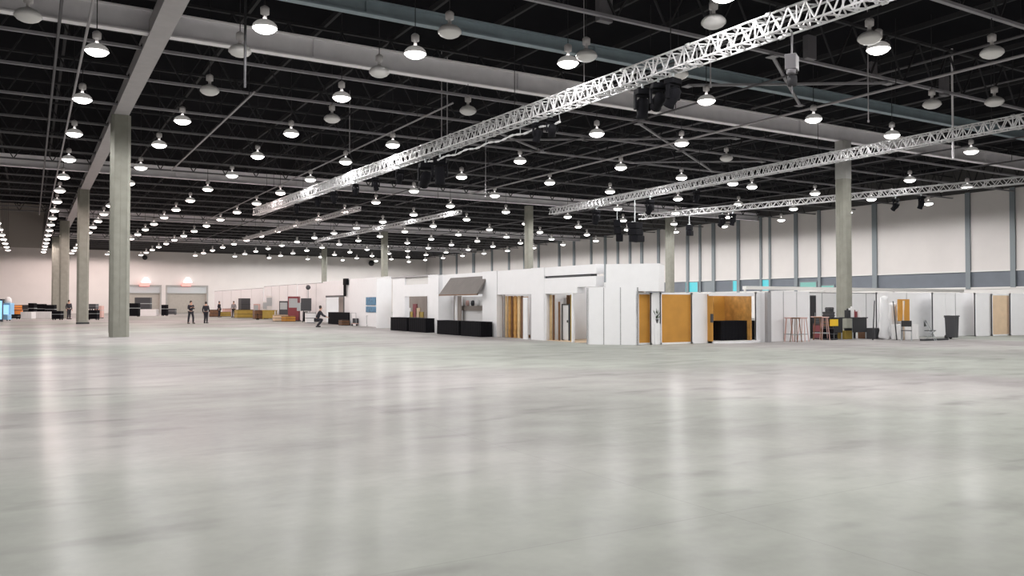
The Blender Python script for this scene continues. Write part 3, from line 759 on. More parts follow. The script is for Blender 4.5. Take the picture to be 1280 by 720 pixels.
# booth E: white wall with blue poster
XE = 20.7
white_wall(437, 487, 'long plain white booth wall carrying the blue poster', 3.45, XE, 5, ret=False)
MB().box((XF + .3, yb(487, XE) - .1, 0), (XE + .1, yb(487, XE), 3.3)).build('side_panel', M['booth'], bpy.data.objects['booth_facade'])
y0, y1 = yb(469.5, XE - .04), yb(457.5, XE - .04)
t = thing('wall_poster', 'blue poster in two stacked panels on the long white booth wall', 'poster', (XE - .03, 0, 0))
MB().box((-.02, y0, 1.52), (.02, y1, 2.08)).build('upper_panel', M['poster'], t)
MB().box((-.02, y0 - .5, 1.02), (.02, y1, 1.42)).build('lower_panel', M['poster'], t)
p = at_z(487, 411)
def small_cart(px, py, label, m='white', s=1.0, m2='char'):
    p = at_z(px, py)
    t = thing('hand_cart', label, 'cart', p, .6); t.scale = (s, s, s)
    MB().box((-.4, -.25, .15), (.4, .25, .2)).build('cart_deck', M[m], t, .01)
    MB().bar((-.38, -.22, .2), (-.42, -.22, .95), .03).bar((-.38, .22, .2), (-.42, .22, .95), .03).bar((-.42, -.22, .95), (-.42, .22, .95), .03).build('cart_handle', M['steel'], t)
    for dx in (-.3, .3):
        for dy in (-.2, .2): MB().bar((dx, dy - .02, .07), (dx, dy + .02, .07), .14, n=12).build('wheel', M['black_gloss'], t)
    MB().box((-.3, -.2, .2), (.1, .18, .55)).build('cart_load', M[m2], t, .02)
    return t
small_cart(464, 408, 'low white hand cart by the wall under the blue poster', s=.8, m2='pink')
small_cart(480, 409, 'white hand cart with a dark box beside the skirted tables', s=.9)
tag(MB().lathe([(.18, 0), (.2, .05), (.2, .15), (.02, .2)], 12).build('wall_fan', M['char']), 'round dark wall fan near the end of the poster wall', 'fan')
bpy.data.objects['wall_fan'].location = (XE + .01, yb(485, XE), 1.35); bpy.data.objects['wall_fan'].rotation_euler = (0, -PI / 2, 0)

# booth F: opening with grey backdrop
XG = 21.5
t = thing('open_booth', 'white booth with a dark-framed grey backdrop opening', 'booth')
ya, yb_ = yb(437, XG), yb(408, XG)
MB().box((XG, ya, 2.25), (XG + .1, yb_ + 1, 3.5)).box((XG, ya, 0), (XG + .1, ya + 1.2, 2.25)).build('front_panel', M['booth'], t)
MB().box((XG - .01, ya + 1.2, 2.15), (XG + .12, yb_ + .2, 2.3)).box((XG - .01, ya + 1.2, .0), (XG + 1.4, ya + 1.5, 2.2)).build('opening_frame', M['char'], t)
MB().box((XG + 1.4, ya + 1, 0), (XG + 1.5, yb_ + 1, 2.2)).build('backdrop', M['taupe'], t)
t = skirt_table(XG - .9, yb(436, XG - .9), XG - .1, yb(410, XG - .9), 'dark green-black skirted counter under the grey backdrop opening', .95, m='black')
small_cart(446, 407.3, 'hand cart with pinkish boxes at the end of the dark counter', 'pink', 1.0, 'char')
t = thing('banner_speaker', 'black box loudspeaker fixed high on the white booth wall', 'loudspeaker', (XG - .15, yb(434.5, XG), 2.2))
MB().box((-.12, -.35, .9), (.12, .35, 1.4)).build('speaker_box', M['black'], t, .02)
MB().box((-.06, .1, 0), (.06, .4, .9)).build('bracket', M['black'], t)

# far white booth walls
white_wall(372, 408, 'far white booth wall behind the crouching person', 3.5, XG + .9, 3, seams=2)
white_wall(330, 371, 'far white booth wall behind the olive timber table', 3.6, XG + 1.6, 3, seams=3)
white_wall(268, 329, 'farthest white booth wall, ending near the dock doors', 3.45, XG + 1.6, 3, seams=4)

# ------------------------------------------------------------------ right-hand booths (facing the camera)
def yline(x): return 24.9 + (x - 21) * (-.09)
def xr(px, y): return at_y(px, 380, y).x
def rpanel(px0, px1, m, label, z1=2.05, dy=0.0, cat='booth panel', nm=None, z0=0.0, border=True, seams=0):
    y = 24.75 + dy
    for _ in range(3): y = yline((xr(px0, y) + xr(px1, y)) / 2) + dy
    x0, x1 = xr(px0, y), xr(px1, y)
    nm = nm or {'peg': 'pegboard', 'peg_light': 'plywood_board'}.get(m, 'partition_screen')
    t = thing(nm, label, cat, (0, 0, 0))
    MB().box((x0, y, z0 + .06), (x1, y + .06, z1 - .05)).build('panel_board', M[m], t)
    f = MB().box((x0, y - .01, z1 - .07), (x1, y + .07, z1)).box((x0, y - .01, z0), (x1, y + .07, z0 + .07)).box((x0, y - .01, z0), (x0 + .04, y + .07, z1)).box((x1 - .04, y - .01, z0), (x1, y + .07, z1))
    f.build('panel_frame', M['booth'], t)
    if seams:
        s_ = MB()
        for k in range(1, seams + 1):
            xx = x0 + (x1 - x0) * k / (seams + 1); s_.box((xx - .012, y - .015, z0), (xx + .012, y, z1))
        s_.build('seam_strip', M['seam'], t)
    return x0, x1, y
rpanel(797, 814, 'peg', 'narrow tan pegboard panel beside the tall white corner booth', dy=.15)
rpanel(814, 826, 'booth', 'narrow white panel between two tan pegboards, behind a potted plant', dy=-.02)
rpanel(826, 865, 'peg', 'wide tan pegboard panel in a white frame')
rpanel(865, 890, 'booth', 'plain white panel between the wide pegboard and the recessed booth')
# recessed booth
x0, y = xr(890, 24.4), 24.4; x1 = xr(944, 24.1)
t = thing('open_booth', 'recessed booth with tan pegboard back above a black skirted table', 'booth')
MB().box((x0, y + 1.5, 0), (x1 + .6, y + 1.56, 2.0)).build('back_board', M['peg'], t)
MB().box((x0, y, 0), (x0 + .06, y + 1.5, 2.0)).build('side_panel', M['peg'], t)
MB().box((x1 + .05, y, 0), (x1 + .11, y + 1.5, 2.0)).build('side_panel', M['wood'], t)
MB().box((x0 - .1, y - .05, 1.93), (x1 + .2, y + .1, 2.08)).build('top_rail', M['booth'], t)
MB().box((x0 + 1.0, y + 1.46, 0.3), (x0 + 1.04, y + 1.5, 2.0)).box((x0 + 1.5, y + 1.46, 0.3), (x0 + 1.54, y + 1.5, 2.0)).build('seam_strip', M['wood'], t)
arc = [(x0, y - .1)] + [(x0 + (x1 + .6 - x0) * k / 12, y - .1 - .55 * math.sin(PI * k / 12)) for k in range(1, 12)] + [(x1 + .6, y - .1), (x1 + .6, y + 1.4), (x0, y + 1.4)]
MB().prism(arc, 0, .08).build('platform', M['booth'], t)
s_ = skirt_table(xr(899, y + .3), y + .2, xr(943, y + .3), y + .8, 'black skirted table on the white platform before the pegboard', .82)
s_.location.z = .08
tag(MB().lathe([(.06, 0), (.09, .04), (.05, .1), (.02, .16)], 12, (xr(929, y + .5), y + .5, .9)).build('table_ornament', M['peg_light']), 'small pale ornament on the black table before the pegboard', 'ornament')
tag(MB().box((x0 - .12, y - .12, .85), (x0 - .04, y - .02, 1.2)).build('control_box', M['char']), 'small dark control box on the white panel edge by the recessed booth', 'box')
rpanel(945, 957, 'booth', 'white frame panel at the side of the recessed booth', 2.1, -.1)
x0 = xr(959.5, 23.9); tag(MB().box((x0 - .12, 23.8, 0), (x0 + .1, 23.95, 2.1)).build('booth_post', M['seam']), 'slim grey post beside the recessed booth', 'post')
rpanel(962, 1012, 'booth', 'white panel wall of three bays behind the pink bar stools', 2.15, 0, seams=2)
# darker cabinet / door and the wall behind the column
p = at_z(1021, 423.5)
t = thing('tall_cabinet', 'tall charcoal cabinet behind the bar stools', 'cabinet', (p.x, p.y + .3, 0))
MB().box((-.34, 0, 0), (.34, .6, 2.0)).build('body', M['char'], t, .01)
dr = MB().box((-.31, -.02, .1), (.31, 0, 1.95)).build('door', M['black_gloss'], t); MB().bar((.22, -.03, .9), (.22, -.03, 1.2), .02).build('handle', M['steel'], dr)
y = 33.5
def rwall(px0, px1, y, label, z1, m='booth', seams=0):
    x0, x1 = xr(px0, y), xr(px1, y)
    t = thing('partition_screen', label, 'partition')
    MB().box((x0, y, 0), (x1, y + .08, z1)).build('panel_board', M[m], t)
    s_ = MB()
    for k in range(0, seams + 1):
        xx = x0 + (x1 - x0) * (k + .0) / (seams + 1); s_.box((xx - .02, y - .012, 0), (xx + .02, y + .0, z1))
    s_.box((x0, y - .01, z1 - .05), (x1, y + .09, z1)); s_.build('panel_frame', M['seam'] if seams else M['booth'], t)
rwall(1008, 1100, 32.6, 'white partition behind the capped column', 2.3, seams=4)
rpanel(1096, 1168, 'booth', 'white partition behind the plastic-wrapped rolls', 2.15, .9, seams=1)
rpanel(1166, 1182, 'booth', 'white partition section next to the charcoal bin', 2.15, .3)
rpanel(1168, 1219, 'booth', 'white partition behind the charcoal bin', 2.15, .5, seams=1)
rpanel(1219, 1240, 'booth', 'white partition section beside the pale plywood panel', 2.15, 0.0)
rpanel(1240, 1263, 'peg_light', 'pale plywood panel set in the white partition', 2.1, 0.0)
rpanel(1263, 1300, 'booth', 'white partition section at the outer edge past the plywood', 2.15, 0.0)
t = thing('top_ledge', 'long white ledge running over the partitions before the panelled wall', 'ledge')
MB().box((36, 34.0, 2.45), (58, 34.3, 2.65)).build('ledge_board', M['white_low'], t)
for x in (36, 43, 50, 57.9): MB().box((x, 34.1, 0), (x + .1, 34.2, 2.45)).build('post', M['white_low'], t)
# tan board over a white draped table
p = at_z(1143, 424)
t = thing('display_board', 'square tan pegboard propped above the white draped table', 'board', (p.x, p.y + .5, 0))
MB().box((-.42, 0, .82), (.42, .05, 1.82)).build('board', M['peg'], t)
MB().bar((-.36, .06, 0), (-.36, .06, .9), .04).bar((.36, .06, 0), (.36, .06, .9), .04).build('easel_leg', M['seam'], t)
def draped(px0, px1, py, h, label, d=.7, m='white'):
    a_ = at_z(px0, py); b_ = at_z(px1, py)
    return skirt_table(a_.x, a_.y, b_.x, a_.y + d, label, h, 0, 'white draped tables', m, m)
draped(1132, 1164, 425, .68, 'white draped table under the square tan pegboard')
# black bin
p = at_z(1190, 424)
t = thing('wheeled_bin', 'tall charcoal wheeled bin before the white partition', 'bin', p, .1); t.scale = (.72, .8, 1)
MB().add([(-.26, -.24, .08), (.26, -.24, .08), (.26, .24, .08), (-.26, .24, .08), (-.3, -.28, 1.02), (.3, -.28, 1.02), (.3, .28, 1.02), (-.3, .28, 1.02)],
         [(0, 3, 2, 1), (4, 5, 6, 7), (0, 1, 5, 4), (1, 2, 6, 5), (2, 3, 7, 6), (3, 0, 4, 7)]).build('bin_body', M['char'], t, .02)
MB().box((-.33, -.31, 1.02), (.33, .31, 1.08)).build('lid', M['char'], t, .02)
for dx in (-.27, .27): MB().bar((dx - .03, .2, .1), (dx + .03, .2, .1), .2, n=14).build('wheel', M['black_gloss'], t)
MB().bar((-.25, .33, 1.0), (.25, .33, 1.0), .03, n=8).build('handle', M['black_gloss'], t)
# plastic-wrapped rolls and leaning poles
def film_roll(px, py, h, r, label, lean=.0):
    p = at_z(px, py - 1)
    t = thing('wrapped_roll', label, 'roll', p, 0, 'plastic wrapped rolls')
    fm = MB().lathe([(r * .9, 0), (r, .08), (r * .8, h * .2), (r * .95, h * .35), (r * .78, h * .55), (r * .9, h * .7), (r * .72, h * .86), (r * .8, h * .95), (r * .7, h)], 14)
    fm.v = [(x * (1 + .14 * math.sin(5 * z * 3 + x * 20)), y * (.75 + .1 * math.cos(z * 9)), z + .06 * math.sin(x * 18)) for x, y, z in fm.v]
    fm.build('film_wrap', M['film'], t)
    MB().bar((0, 0, h * .5), (0, 0, h * 1.04), r * .5, n=10).build('core', M['white'], t)
    t.rotation_euler = (0, lean, 0)
film_roll(1105, 425, 1.9, .28, 'tall plastic-wrapped roll beside the black tables', .02)
film_roll(1116, 424, 1.6, .3, 'shorter plastic-wrapped bundle behind the first roll', -.03)
film_roll(1127, 424, 1.2, .2, 'slim plastic-wrapped bundle beside the leaning poles')
for px, lean, m, lab in ((1121, -.18, 'char', 'dark pole leaning by the plastic-wrapped bundles'), (1127, .08, 'seam', 'grey pole leaning beside the white draped table'), (1130, -.06, 'peg_light', 'pale pole leaning beside the white draped table'), (1091, .04, 'char', 'dark pole standing behind the long black table')):
    p = at_z(px, 425)
    o = tag(MB().bar((0, 0, 0), (0, 0, 1.75), .05, n=8).build('leaning_pole', M[m]), lab, 'pole', 'leaning poles'); o.location = p; o.rotation_euler = (.03, lean, 0)
def chair(px, py, label, m='black_gloss', s=1.0, rz=0.0, g='folding chairs among the stored goods'):
    t = thing('folding_chair', label, 'chair', at_z(px, py), rz, g); t.scale = (s, s, s)
    MB().box((-.21, -.2, .43), (.21, .2, .46)).build('seat', M[m], t, .01)
    MB().box((-.2, .19, .62), (.2, .22, .88)).build('backrest', M[m], t, .01)
    for dx in (-.2, .2):
        MB().bar((dx, -.22, 0), (dx, .2, .86), .028, n=6).build('leg', M['steel'], t)
        MB().bar((dx, .24, 0), (dx, -.16, .45), .028, n=6).build('leg', M['steel'], t)
    return t
chair(1163, 426, 'black folding chair at the end of the white draped table', rz=.4)
chair(1133, 426, 'black folding chair tucked by the leaning poles', rz=2.2)
tag(MB().box((-.9, -.1, 0), (.9, .1, .08)).build('floor_bar', M['char']), 'low dark bar lying before the charcoal bin', 'bar').location = at_z(1168, 425.5)

# long black tables and yellow board by the capped column
def long_table(px0, px1, py, h, label, sk='black', top='black', d=.7):
    a_ = at_z(px0, py); b_ = at_z(px1, py)
    t = thing('folding_table', label, 'table', ((a_.x + b_.x) / 2, a_.y, 0), math.atan2(b_.y - a_.y, b_.x - a_.x) * 0)
    hx = (b_.x - a_.x) / 2
    MB().box((-hx, 0, h - .05), (hx, d, h)).build('tabletop', M[top], t, .01)
    for dx in (-hx + .08, hx - .08):
        for dy in (.06, d - .06): MB().bar((dx, dy, 0), (dx, dy, h - .05), .035).build('leg', M['steel'], t)
    MB().box((-hx + .05, .03, .32), (hx - .05, .05, h - .05)).build('apron', M[sk], t)
    MB().box((-hx + .2, d - .2, 0.02), (hx - .2, d - .1, .5)).build('back_cloth', M[sk], t)
    return t, a_, b_
long_table(1066, 1101, 424.5, 1.0, 'long black table standing past the capped column', 'black_gloss', 'black_gloss')
_, SA, _ = long_table(1042, 1065, 425, 1.0, 'black table before the capped column holding the yellow board', 'black_gloss', 'black_gloss')
p = at_z(1055, 425.5); SIGN_Y = SA.y - .01
t = thing('yellow_sign', 'bright yellow board hung on the black table before the column', 'board', (p.x, SIGN_Y, .62))
MB().box((-.26, 0, 0), (.26, .04, .3)).build('board', M['yellow'], t, .005)
MB().box((-.24, .0, .3), (-.2, .04, .36)).box((.2, .0, .3), (.24, .04, .36)).build('clip', M['char'], t)
tag(MB().box((-.35, -.25, 0), (.35, .25, .5)).build('equipment_case', M['char'], None, .02), 'charcoal case under the long black table', 'case').location = at_z(1094, 423.5)
tag(MB().box((-.3, -.25, 0), (.3, .25, .4)).build('equipment_case', M['wood_dark'], None, .02), 'brown case under the long black table end', 'case').location = at_z(1083, 423)
tag(MB().box((-.28, -.25, 0), (.28, .25, .38)).build('equipment_case', M['olive'], None, .02), 'olive case on the floor under the yellow board', 'case').location = at_z(1056, 423.5)
# items on those tables
def on_table(px, py, z, mb, nm, m, lab, cat, g=None):
    o = mb.build(nm, M[m]); p = at_z(px, py); o.location = (p.x, p.y + .35, z); return tag(o, lab, cat, g)
for px, m, h, wd, lab in ((1068, 'black_gloss', .32, .16, 'dark speaker box on the long table by the column'), (1073, 'white', .42, .14, 'white bottle rack on the long table'), (1077, 'red', .26, .12, 'dark red tin on the long table'), (1083, 'white', .3, .13, 'white carton on the long table')):
    on_table(px, 424.5, 1.0, MB().box((-wd / 2, -.1, 0), (wd / 2, .1, h)).lathe([(wd * .3, 0), (wd * .3, .05), (wd * .1, .08)], 10, (0, 0, h)), 'table_item', m, lab, 'container', 'items on the long black table')
# bar stools, bistro table and crates (pinkish and dark clutter)
def stool(px, py, label, m='pink', s=1.0):
    t = thing('bar_stool', label, 'stool', at_z(px, py), random.uniform(0, 1), 'bar stools before the white panels'); t.scale = (s, s, s)
    MB().lathe([(.17, 0), (.19, .02), (.18, .05)], 14, (0, 0, .98)).build('seat', M[m], t)
    for k in range(4):
        a_ = PI / 4 + k * PI / 2
        MB().bar((.24 * math.cos(a_), .24 * math.sin(a_), 0), (.13 * math.cos(a_), .13 * math.sin(a_), .98), .035, n=6).build('leg', M[m], t)
    MB().lathe([(.2, .3), (.215, .315), (.2, .33)], 14, closed=False).build('footrest', M['steel'], t)
    return t
stool(986, 427, 'pink bar stool at the end of the stool row, nearest the pegboard booth')
stool(995, 427.5, 'dark red bar stool second from the pegboard booth', 'wood_dark')
stool(1004, 427, 'pale pink bar stool beside the round bistro table')
stool(1022, 425, 'dark bar stool before the tall charcoal cabinet', 'wood_dark')
stool(1031, 425, 'pink bar stool nearest the black tables')
def bistro(px, py, label, m='pink', h=1.0, r=.42):
    t = thing('bistro_table', label, 'table', at_z(px, py))
    MB().lathe([(r, 0), (r + .01, .015), (r, .035)], 20, (0, 0, h)).build('tabletop', M[m], t)
    MB().lathe([(.03, .04), (.03, h)], 10).build('post', M['steel'], t)
    MB().lathe([(.24, 0), (.24, .02), (.05, .05)], 16).build('base', M['char'], t)
bistro(981, 425, 'round pale pink bistro table behind the first stools')
bistro(1026, 424, 'round dusty pink bistro table before the charcoal cabinet')
for px, lab, m in ((990, 'small dark potted sample on the pale bistro table', 'green'), (1003, 'small greenish jar beside the stools', 'char')):
    p = at_z(984 if px == 990 else 979, 425)
    tag(MB().lathe([(.06, 0), (.09, .08), (.12, .2), (.05, .3)], 12).build('table_jar', M[m]), lab, 'jar').location = (p.x + (.1 if px == 990 else -.15), p.y, 1.035)
post = at_z(966, 425)
t = thing('sign_stand', 'slim dark sign stand before the white panel wall', 'stand', post)
MB().lathe([(.13, 0), (.13, .03), (.03, .05), (.03, 1.0)], 12).build('pole', M['char'], t); MB().box((-.05, -.02, .95), (.05, .02, 1.05)).build('sign_holder', M['pink'], t)
def crate(px, py, z, sx, sy, sz, m, lab, nm='storage_crate', g='crates and boxes piled before the capped column', x=None):
    p = at_z(px, py)
    t = thing(nm, lab, 'crate', (p.x, p.y, z), random.uniform(-.2, .2), g)
    MB().box((-sx / 2, -sy / 2, 0), (sx / 2, sy / 2, sz)).build('crate_body', M[m], t, .01)
    f = MB()
    for zz in (0.02, sz * .45, sz - .06): f.box((-sx / 2 - .012, -sy / 2 - .012, zz), (sx / 2 + .012, sy / 2 + .012, zz + .04))
    f.build('slat_band', M['black_gloss'] if m != 'black' else M['char'], t)
crate(1027, 424, 0, .55, .5, .7, 'red', 'dark red crate low in the pile by the cabinet')
crate(1027, 424.1, .0 + .7, .5, .4, .0 + .3, 'char', 'charcoal crate on top of the dark red one')
crate(1037, 424.6, 0, .5, .5, .55, 'black', 'black crate on the floor beside the black table')
crate(1037, 424.6, .55, .45, .4, .35, 'wood_dark', 'brown crate, second up beside the black table')
crate(1036, 424.6, .9, .4, .35, .35, 'char', 'charcoal crate on top of the brown one')
crate(1037, 424.6, 1.25, .25, .25, .2, 'black', 'small black box topping the crate pile')
crate(1018, 422.5, 1.0 - 1.0, .4, .4, .45, 'pink', 'dusty pink crate before the tall charcoal cabinet')

# potted plant on a stand
p = at_z(820, 430.5)
t = thing('potted_plant', 'dark leafy potted plant on a white stand between the pegboards', 'plant', p)
MB().box((-.14, -.12, 0), (.14, .12, .82)).build('stand', M['booth'], t, .01)
MB().lathe([(.07, .82), (.1, .95), (.11, 1.0), (.09, 1.0)], 12).build('pot', M['char'], t)
lf = MB()
for k in range(46):
    a_ = random.uniform(0, 2 * PI); e = random.uniform(.2, 1.4); L_ = random.uniform(.18, .36)
    q = Vector((math.cos(a_) * math.cos(e), math.sin(a_) * math.cos(e), math.sin(e))) * L_
    q.z += random.uniform(0, .12); b0 = Vector((0, 0, 1.0)); s_ = Vector((-math.sin(a_), math.cos(a_), 0)) * .035
    mid = b0 + q * .6
    lf.add([b0, mid + s_, b0 + q * 1.1, mid - s_, mid + Vector((0, 0, .01))], [(0, 1, 4), (1, 2, 4), (2, 3, 4), (3, 0, 4)])
lf.build('foliage', M['green'], t)

# ------------------------------------------------------------------ clutter along the far booths
crate(305, 397.3, 0, 1.9, 1.0, .95, 'olive', 'low yellow wooden crate by the farthest booth wall', g='crates along the far booths')
crate(305.3, 397.3, .95, 1.1, .8, 1.3, 'char', 'dark crate stacked on the low yellow one', g='crates along the far booths')
crate(325.5, 398.6, 0, 1.4, 1.3, .95, 'wood_dark', 'brown crate at the end of the olive timber table', g='crates along the far booths')
crate(350.5, 401.6, 0, 1.2, 1.0, .6, 'peg_light', 'low pale wooden crate before the dark red cabinet', g='crates along the far booths')
crate(360.5, 402, 0, 1.0, .8, .5, 'peg', 'low tan wooden crate before the dark red cabinet', g='crates along the far booths')
crate(430, 406.8, 0, .6, .6, .4, 'wood_dark', 'small brown crate before the dark counter', g='crates along the far booths')
def big_table(px0, px1, py, h, m, lab, d=1.0):
    a_ = at_z(px0, py); b_ = at_z(px1, py); c_ = (a_ + b_) / 2; hx = (b_ - a_).length / 2
    t = thing('timber_table', lab, 'table', c_, -YAW)
    MB().box((-hx, -d / 2, h - .08), (hx, d / 2, h)).build('tabletop', M[m], t)
    for dx in (-hx + .1, hx - .1):
        for dy in (-d / 2 + .1, d / 2 - .1): MB().bar((dx, dy, 0), (dx, dy, h - .08), .1).build('leg', M[m], t)
    MB().box((-hx + .1, -d / 2 + .05, .1), (hx - .1, -d / 2 + .1, h - .08)).build('apron', M[m], t)
big_table(329, 345, 398.7, .95, 'olive', 'olive timber table by the far booth wall')
for px, py0, z, wd, m, lab in ((337.5, 398.0, 2.5, .35, 'white_low', 'tall pale upright post behind the olive timber table'), (355.5, 399.6, 1.9, .45, 'char', 'tall dark rack at the end of the olive timber table'), (332, 398, 1.9, .25, 'white_low', 'short pale post near the brown crate'),
                              (367.5, 401.5, 2.3, .5, 'red', 'tall dark red cabinet against the far booth wall'), (321, 397.5, 1.6, .3, 'pink', 'pinkish upright stand between the far crates')):
    p = at_z(px, py0)
    t = thing('tall_rack', lab, 'rack', p, -YAW, 'tall racks along the far booths')
    MB().box((-wd, -.3, 0), (wd, .3, z)).build('rack_body', M[m], t, .02)
    MB().box((-wd - .05, -.35, 0), (wd + .05, .35, .1)).build('base', M['char'], t)
    MB().box((-wd * .8, -.33, z * .55), (wd * .8, -.3, z * .92)).build('shelf_front', M['steel'], t)
tag(MB().box((-.12, -.12, 0), (.12, .12, .1)).bar((0, 0, .05), (0, 0, .62), .05).build('floor_marker', M['black']), 'small black stand on the floor near the far booths', 'stand').location = at_z(322, 399.6)
# floor lamp pole and dark easel
p = at_z(385, 402)
t = thing('light_stand', 'tall white pole with a round dark head by the far booths', 'stand', p)
MB().lathe([(.25, 0), (.25, .05), (.04, .08), (.04, 3.0)], 10).build('pole', M['steel'], t)
MB().lathe([(.08, -.2), (.2, -.1), (.22, .05), (.12, .2), (.03, .24)], 12, (0, 0, 3.1)).build('light_head', M['char'], t)
t = thing('display_easel', 'dark framed easel with two grey panels by the white pole', 'easel', at_z(384, 403), -YAW)
MB().box((-.55, -.05, 1.0), (.35, .05, 2.1)).build('board', M['char'], t)
MB().box((-.9, -.02, 1.0), (-.5, .03, 1.7)).build('side_board', M['steel'], t)
MB().bar((-.4, 0, 0), (-.3, 0, 1.1), .05).bar((.3, 0, 0), (.2, 0, 1.1), .05).build('leg', M['char'], t)
tag(MB().box((-.2, -.15, 0), (.2, .15, .9)).build('black_bollard', M['black'], None, .03), 'short black post standing before the dark easel', 'post').location = at_z(381.5, 401.5)
crate(388, 404, 0, .8, .6, .9, 'white', 'white crate with dark bands beside the crouching person', g='crates along the far booths')
crate(279, 395.6, 0, 1.8, 1, .6, 'olive', 'low yellow crate beyond the standing people', g='crates along the far booths')
crate(268, 396, 0, 1.2, 1, .9, 'wood_dark', 'brown crate just past the standing people', g='crates along the far booths')
crate(285, 395, 0, 1.2, 1, 1.0, 'pink', 'pinkish box before the farthest white booth wall', g='crates along the far booths')

# ------------------------------------------------------------------ clutter left, at the far end
def drape_far(px0, px1, py, h, lab, m='white'):
    a_ = at_z(px0, py); b_ = at_z(px1, py); c_ = (a_ + b_) / 2; L_ = (b_ - a_).length
    s_ = skirt_table(c_.x - L_ / 2, c_.y - .4, c_.x + L_ / 2, c_.y + .4, lab, h, -YAW, 'draped tables at the far end', m, m); return s_
drape_far(28, 42, 398.5, .75, 'pale draped table by the orange crates')
drape_far(44, 66, 398, .75, 'long white draped table before the far columns')
drape_far(176, 197, 395, .9, 'white draped table before the dock doors')
def case(px, py, wd, h, m, lab, d=.6, nm='flight_case', z=0.0):
    t = thing(nm, lab, 'case', at_z(px, py) + Vector((0, 0, z)), -YAW, 'equipment cases at the far end')
    MB().box((-wd / 2, -d / 2, .1), (wd / 2, d / 2, h)).build('case_body', M[m], t, .02)
    MB().box((-wd / 2 - .015, -d / 2 - .015, h * .62), (wd / 2 + .015, d / 2 + .015, h * .66)).build('trim_band', M['steel'], t)
    for dx in (-wd / 2 + .1, wd / 2 - .1): MB().lathe([(.05, 0), (.06, .05), (.05, .1)], 8, (dx, -d / 3, 0)).lathe([(.05, 0), (.06, .05), (.05, .1)], 8, (dx, d / 3, 0)).build('caster', M['black'], t)
case(31.5, 397, 1.1, 1.5, 'char', 'dark case rising behind the pale draped table')
case(40.5, 397, .7, 1.7, 'black', 'narrow black case behind the pale draped table')
case(48.5, 396.5, 1.6, 1.6, 'black', 'wide black case behind the long white table')
case(63.5, 396.5, 1.1, 1.5, 'black', 'black case at the end of the long white table')
case(72, 400, .9, .9, 'black', 'squat black case before the paired far columns', z=0)
case(116, 400, 1.1, 1.0, 'black', 'black case right behind the dark-footed column')
case(117, 400, .7, .0 + .6, 'char', 'charcoal case stacked on the black one', z=1.0)
case(124, 398, .8, 1.4, 'pink', 'pinkish case beside the nearest column')
case(179, 393, 2.4, 2.6, 'char', 'big dark crate in front of the first dock door')
case(166, 396, 1.6, 1.7, 'black', 'black case low beside the nearest column foot')
case(206, 395, .7, 1.5, 'black', 'small black case by the draped table at the docks')
case(213, 393.5, 1.6, .9, 'char', 'low dark case between the two dock doors')
case(12, 399, 2.0, .5, 'black', 'flat black case before the pale blue cabinet')
t = thing('display_cabinet', 'pale blue display cabinet with a white top at the hall side', 'cabinet', at_z(10, 398), -YAW)
MB().box((-.45, -.4, 0), (.45, .4, 1.7)).build('body', M['blue'], t, .02)
MB().lathe([(.3, 1.7), (.35, 1.9), (.3, 2.2), (.1, 2.4)], 12).build('top_cover', M['white'], t)
MB().box((-.35, -.42, .3), (.35, -.4, 1.5)).build('front_screen', M['blue_lit'], t)
case(6, 401, .9, .0 + .6, 'blue', 'small blue case at the foot of the pale blue cabinet')
t = thing('led_screen', 'bright blue lit screen standing at the hall side', 'screen', at_z(-9, 402), -YAW)
MB().box((-1.1, 0, .2), (.75, .1, 1.9)).build('screen_panel', M['blue_lit'], t)
MB().box((-1.2, .1, .0), (.8, .25, 2.0)).build('screen_frame', M['char'], t)
for k, (px, z, lab) in enumerate(((19.5, 0, 'orange crate lowest in the orange pile'), (22, .0, 'orange crate beside the lowest one in the orange pile'))):
    crate(px + k * 1.5, 397.5, z, .7, .6, .9, 'orange', lab, g='orange crates')
crate(22, 397.5, .9, .8, .6, .6, 'orange', 'orange crate topping the orange pile', g='orange crates')
case(1.5, 396.5, 1.0, 2.2, 'char', 'dark upright case at the very edge beside the blue cabinet')

# small dark vents/speakers on the end wall
for px, py, r, lab in ((464, 329, .55, 'round dark speaker high on the end wall above the poster booth'), (502, 321, .3, 'small dark fixture high near the hall corner'), (521, 321, .3, 'second small dark fixture near the hall corner'), (335, 320, .35, 'dark fixture on the end wall above the timber crates'), (181, 322, .4, 'dark fixture on the end wall above the first dock door')):
    p = at_y(px, py, Y1 - .3)
    t = thing('wall_speaker', lab, 'wall fixture', p)
    MB().lathe([(r, 0), (r * 1.05, .15), (r * .8, .25)], 14).xf(Matrix.Rotation(PI / 2, 4, 'X')).build('speaker_shell', M['black_gloss'], t)
    MB().bar((0, 0, 0), (0, .3, 0), .08).build('bracket', M['steel'], t)

# ------------------------------------------------------------------ people
def skinned(name, verts, edges, radii, m, parent, root=0, sub=1):
    me = bpy.data.meshes.new(name); me.from_pydata(verts, edges, []); me.update()
    o = bpy.data.objects.new(name, me); C.objects.link(o)
    sk = o.modifiers.new('skin', 'SKIN'); sk.use_smooth_shade = True
    if not me.skin_vertices: pass
    for i, r in enumerate(radii):
        v = me.skin_vertices[0].data[i]; v.radius = r if isinstance(r, tuple) else (r, r); v.use_root = (i == root)
    sb = o.modifiers.new('sub', 'SUBSURF'); sb.levels = sub; sb.render_levels = sub
    dg = bpy.context.evaluated_depsgraph_get(); dg.update()
    nm = bpy.data.meshes.new_from_object(o.evaluated_get(dg)); nm.name = name
    nm.materials.clear(); nm.materials.append(m)
    for p_ in nm.polygons: p_.use_smooth = True
    bpy.data.objects.remove(o); o = bpy.data.objects.new(name, nm); C.objects.link(o)
    if parent: o.parent = parent
    return o

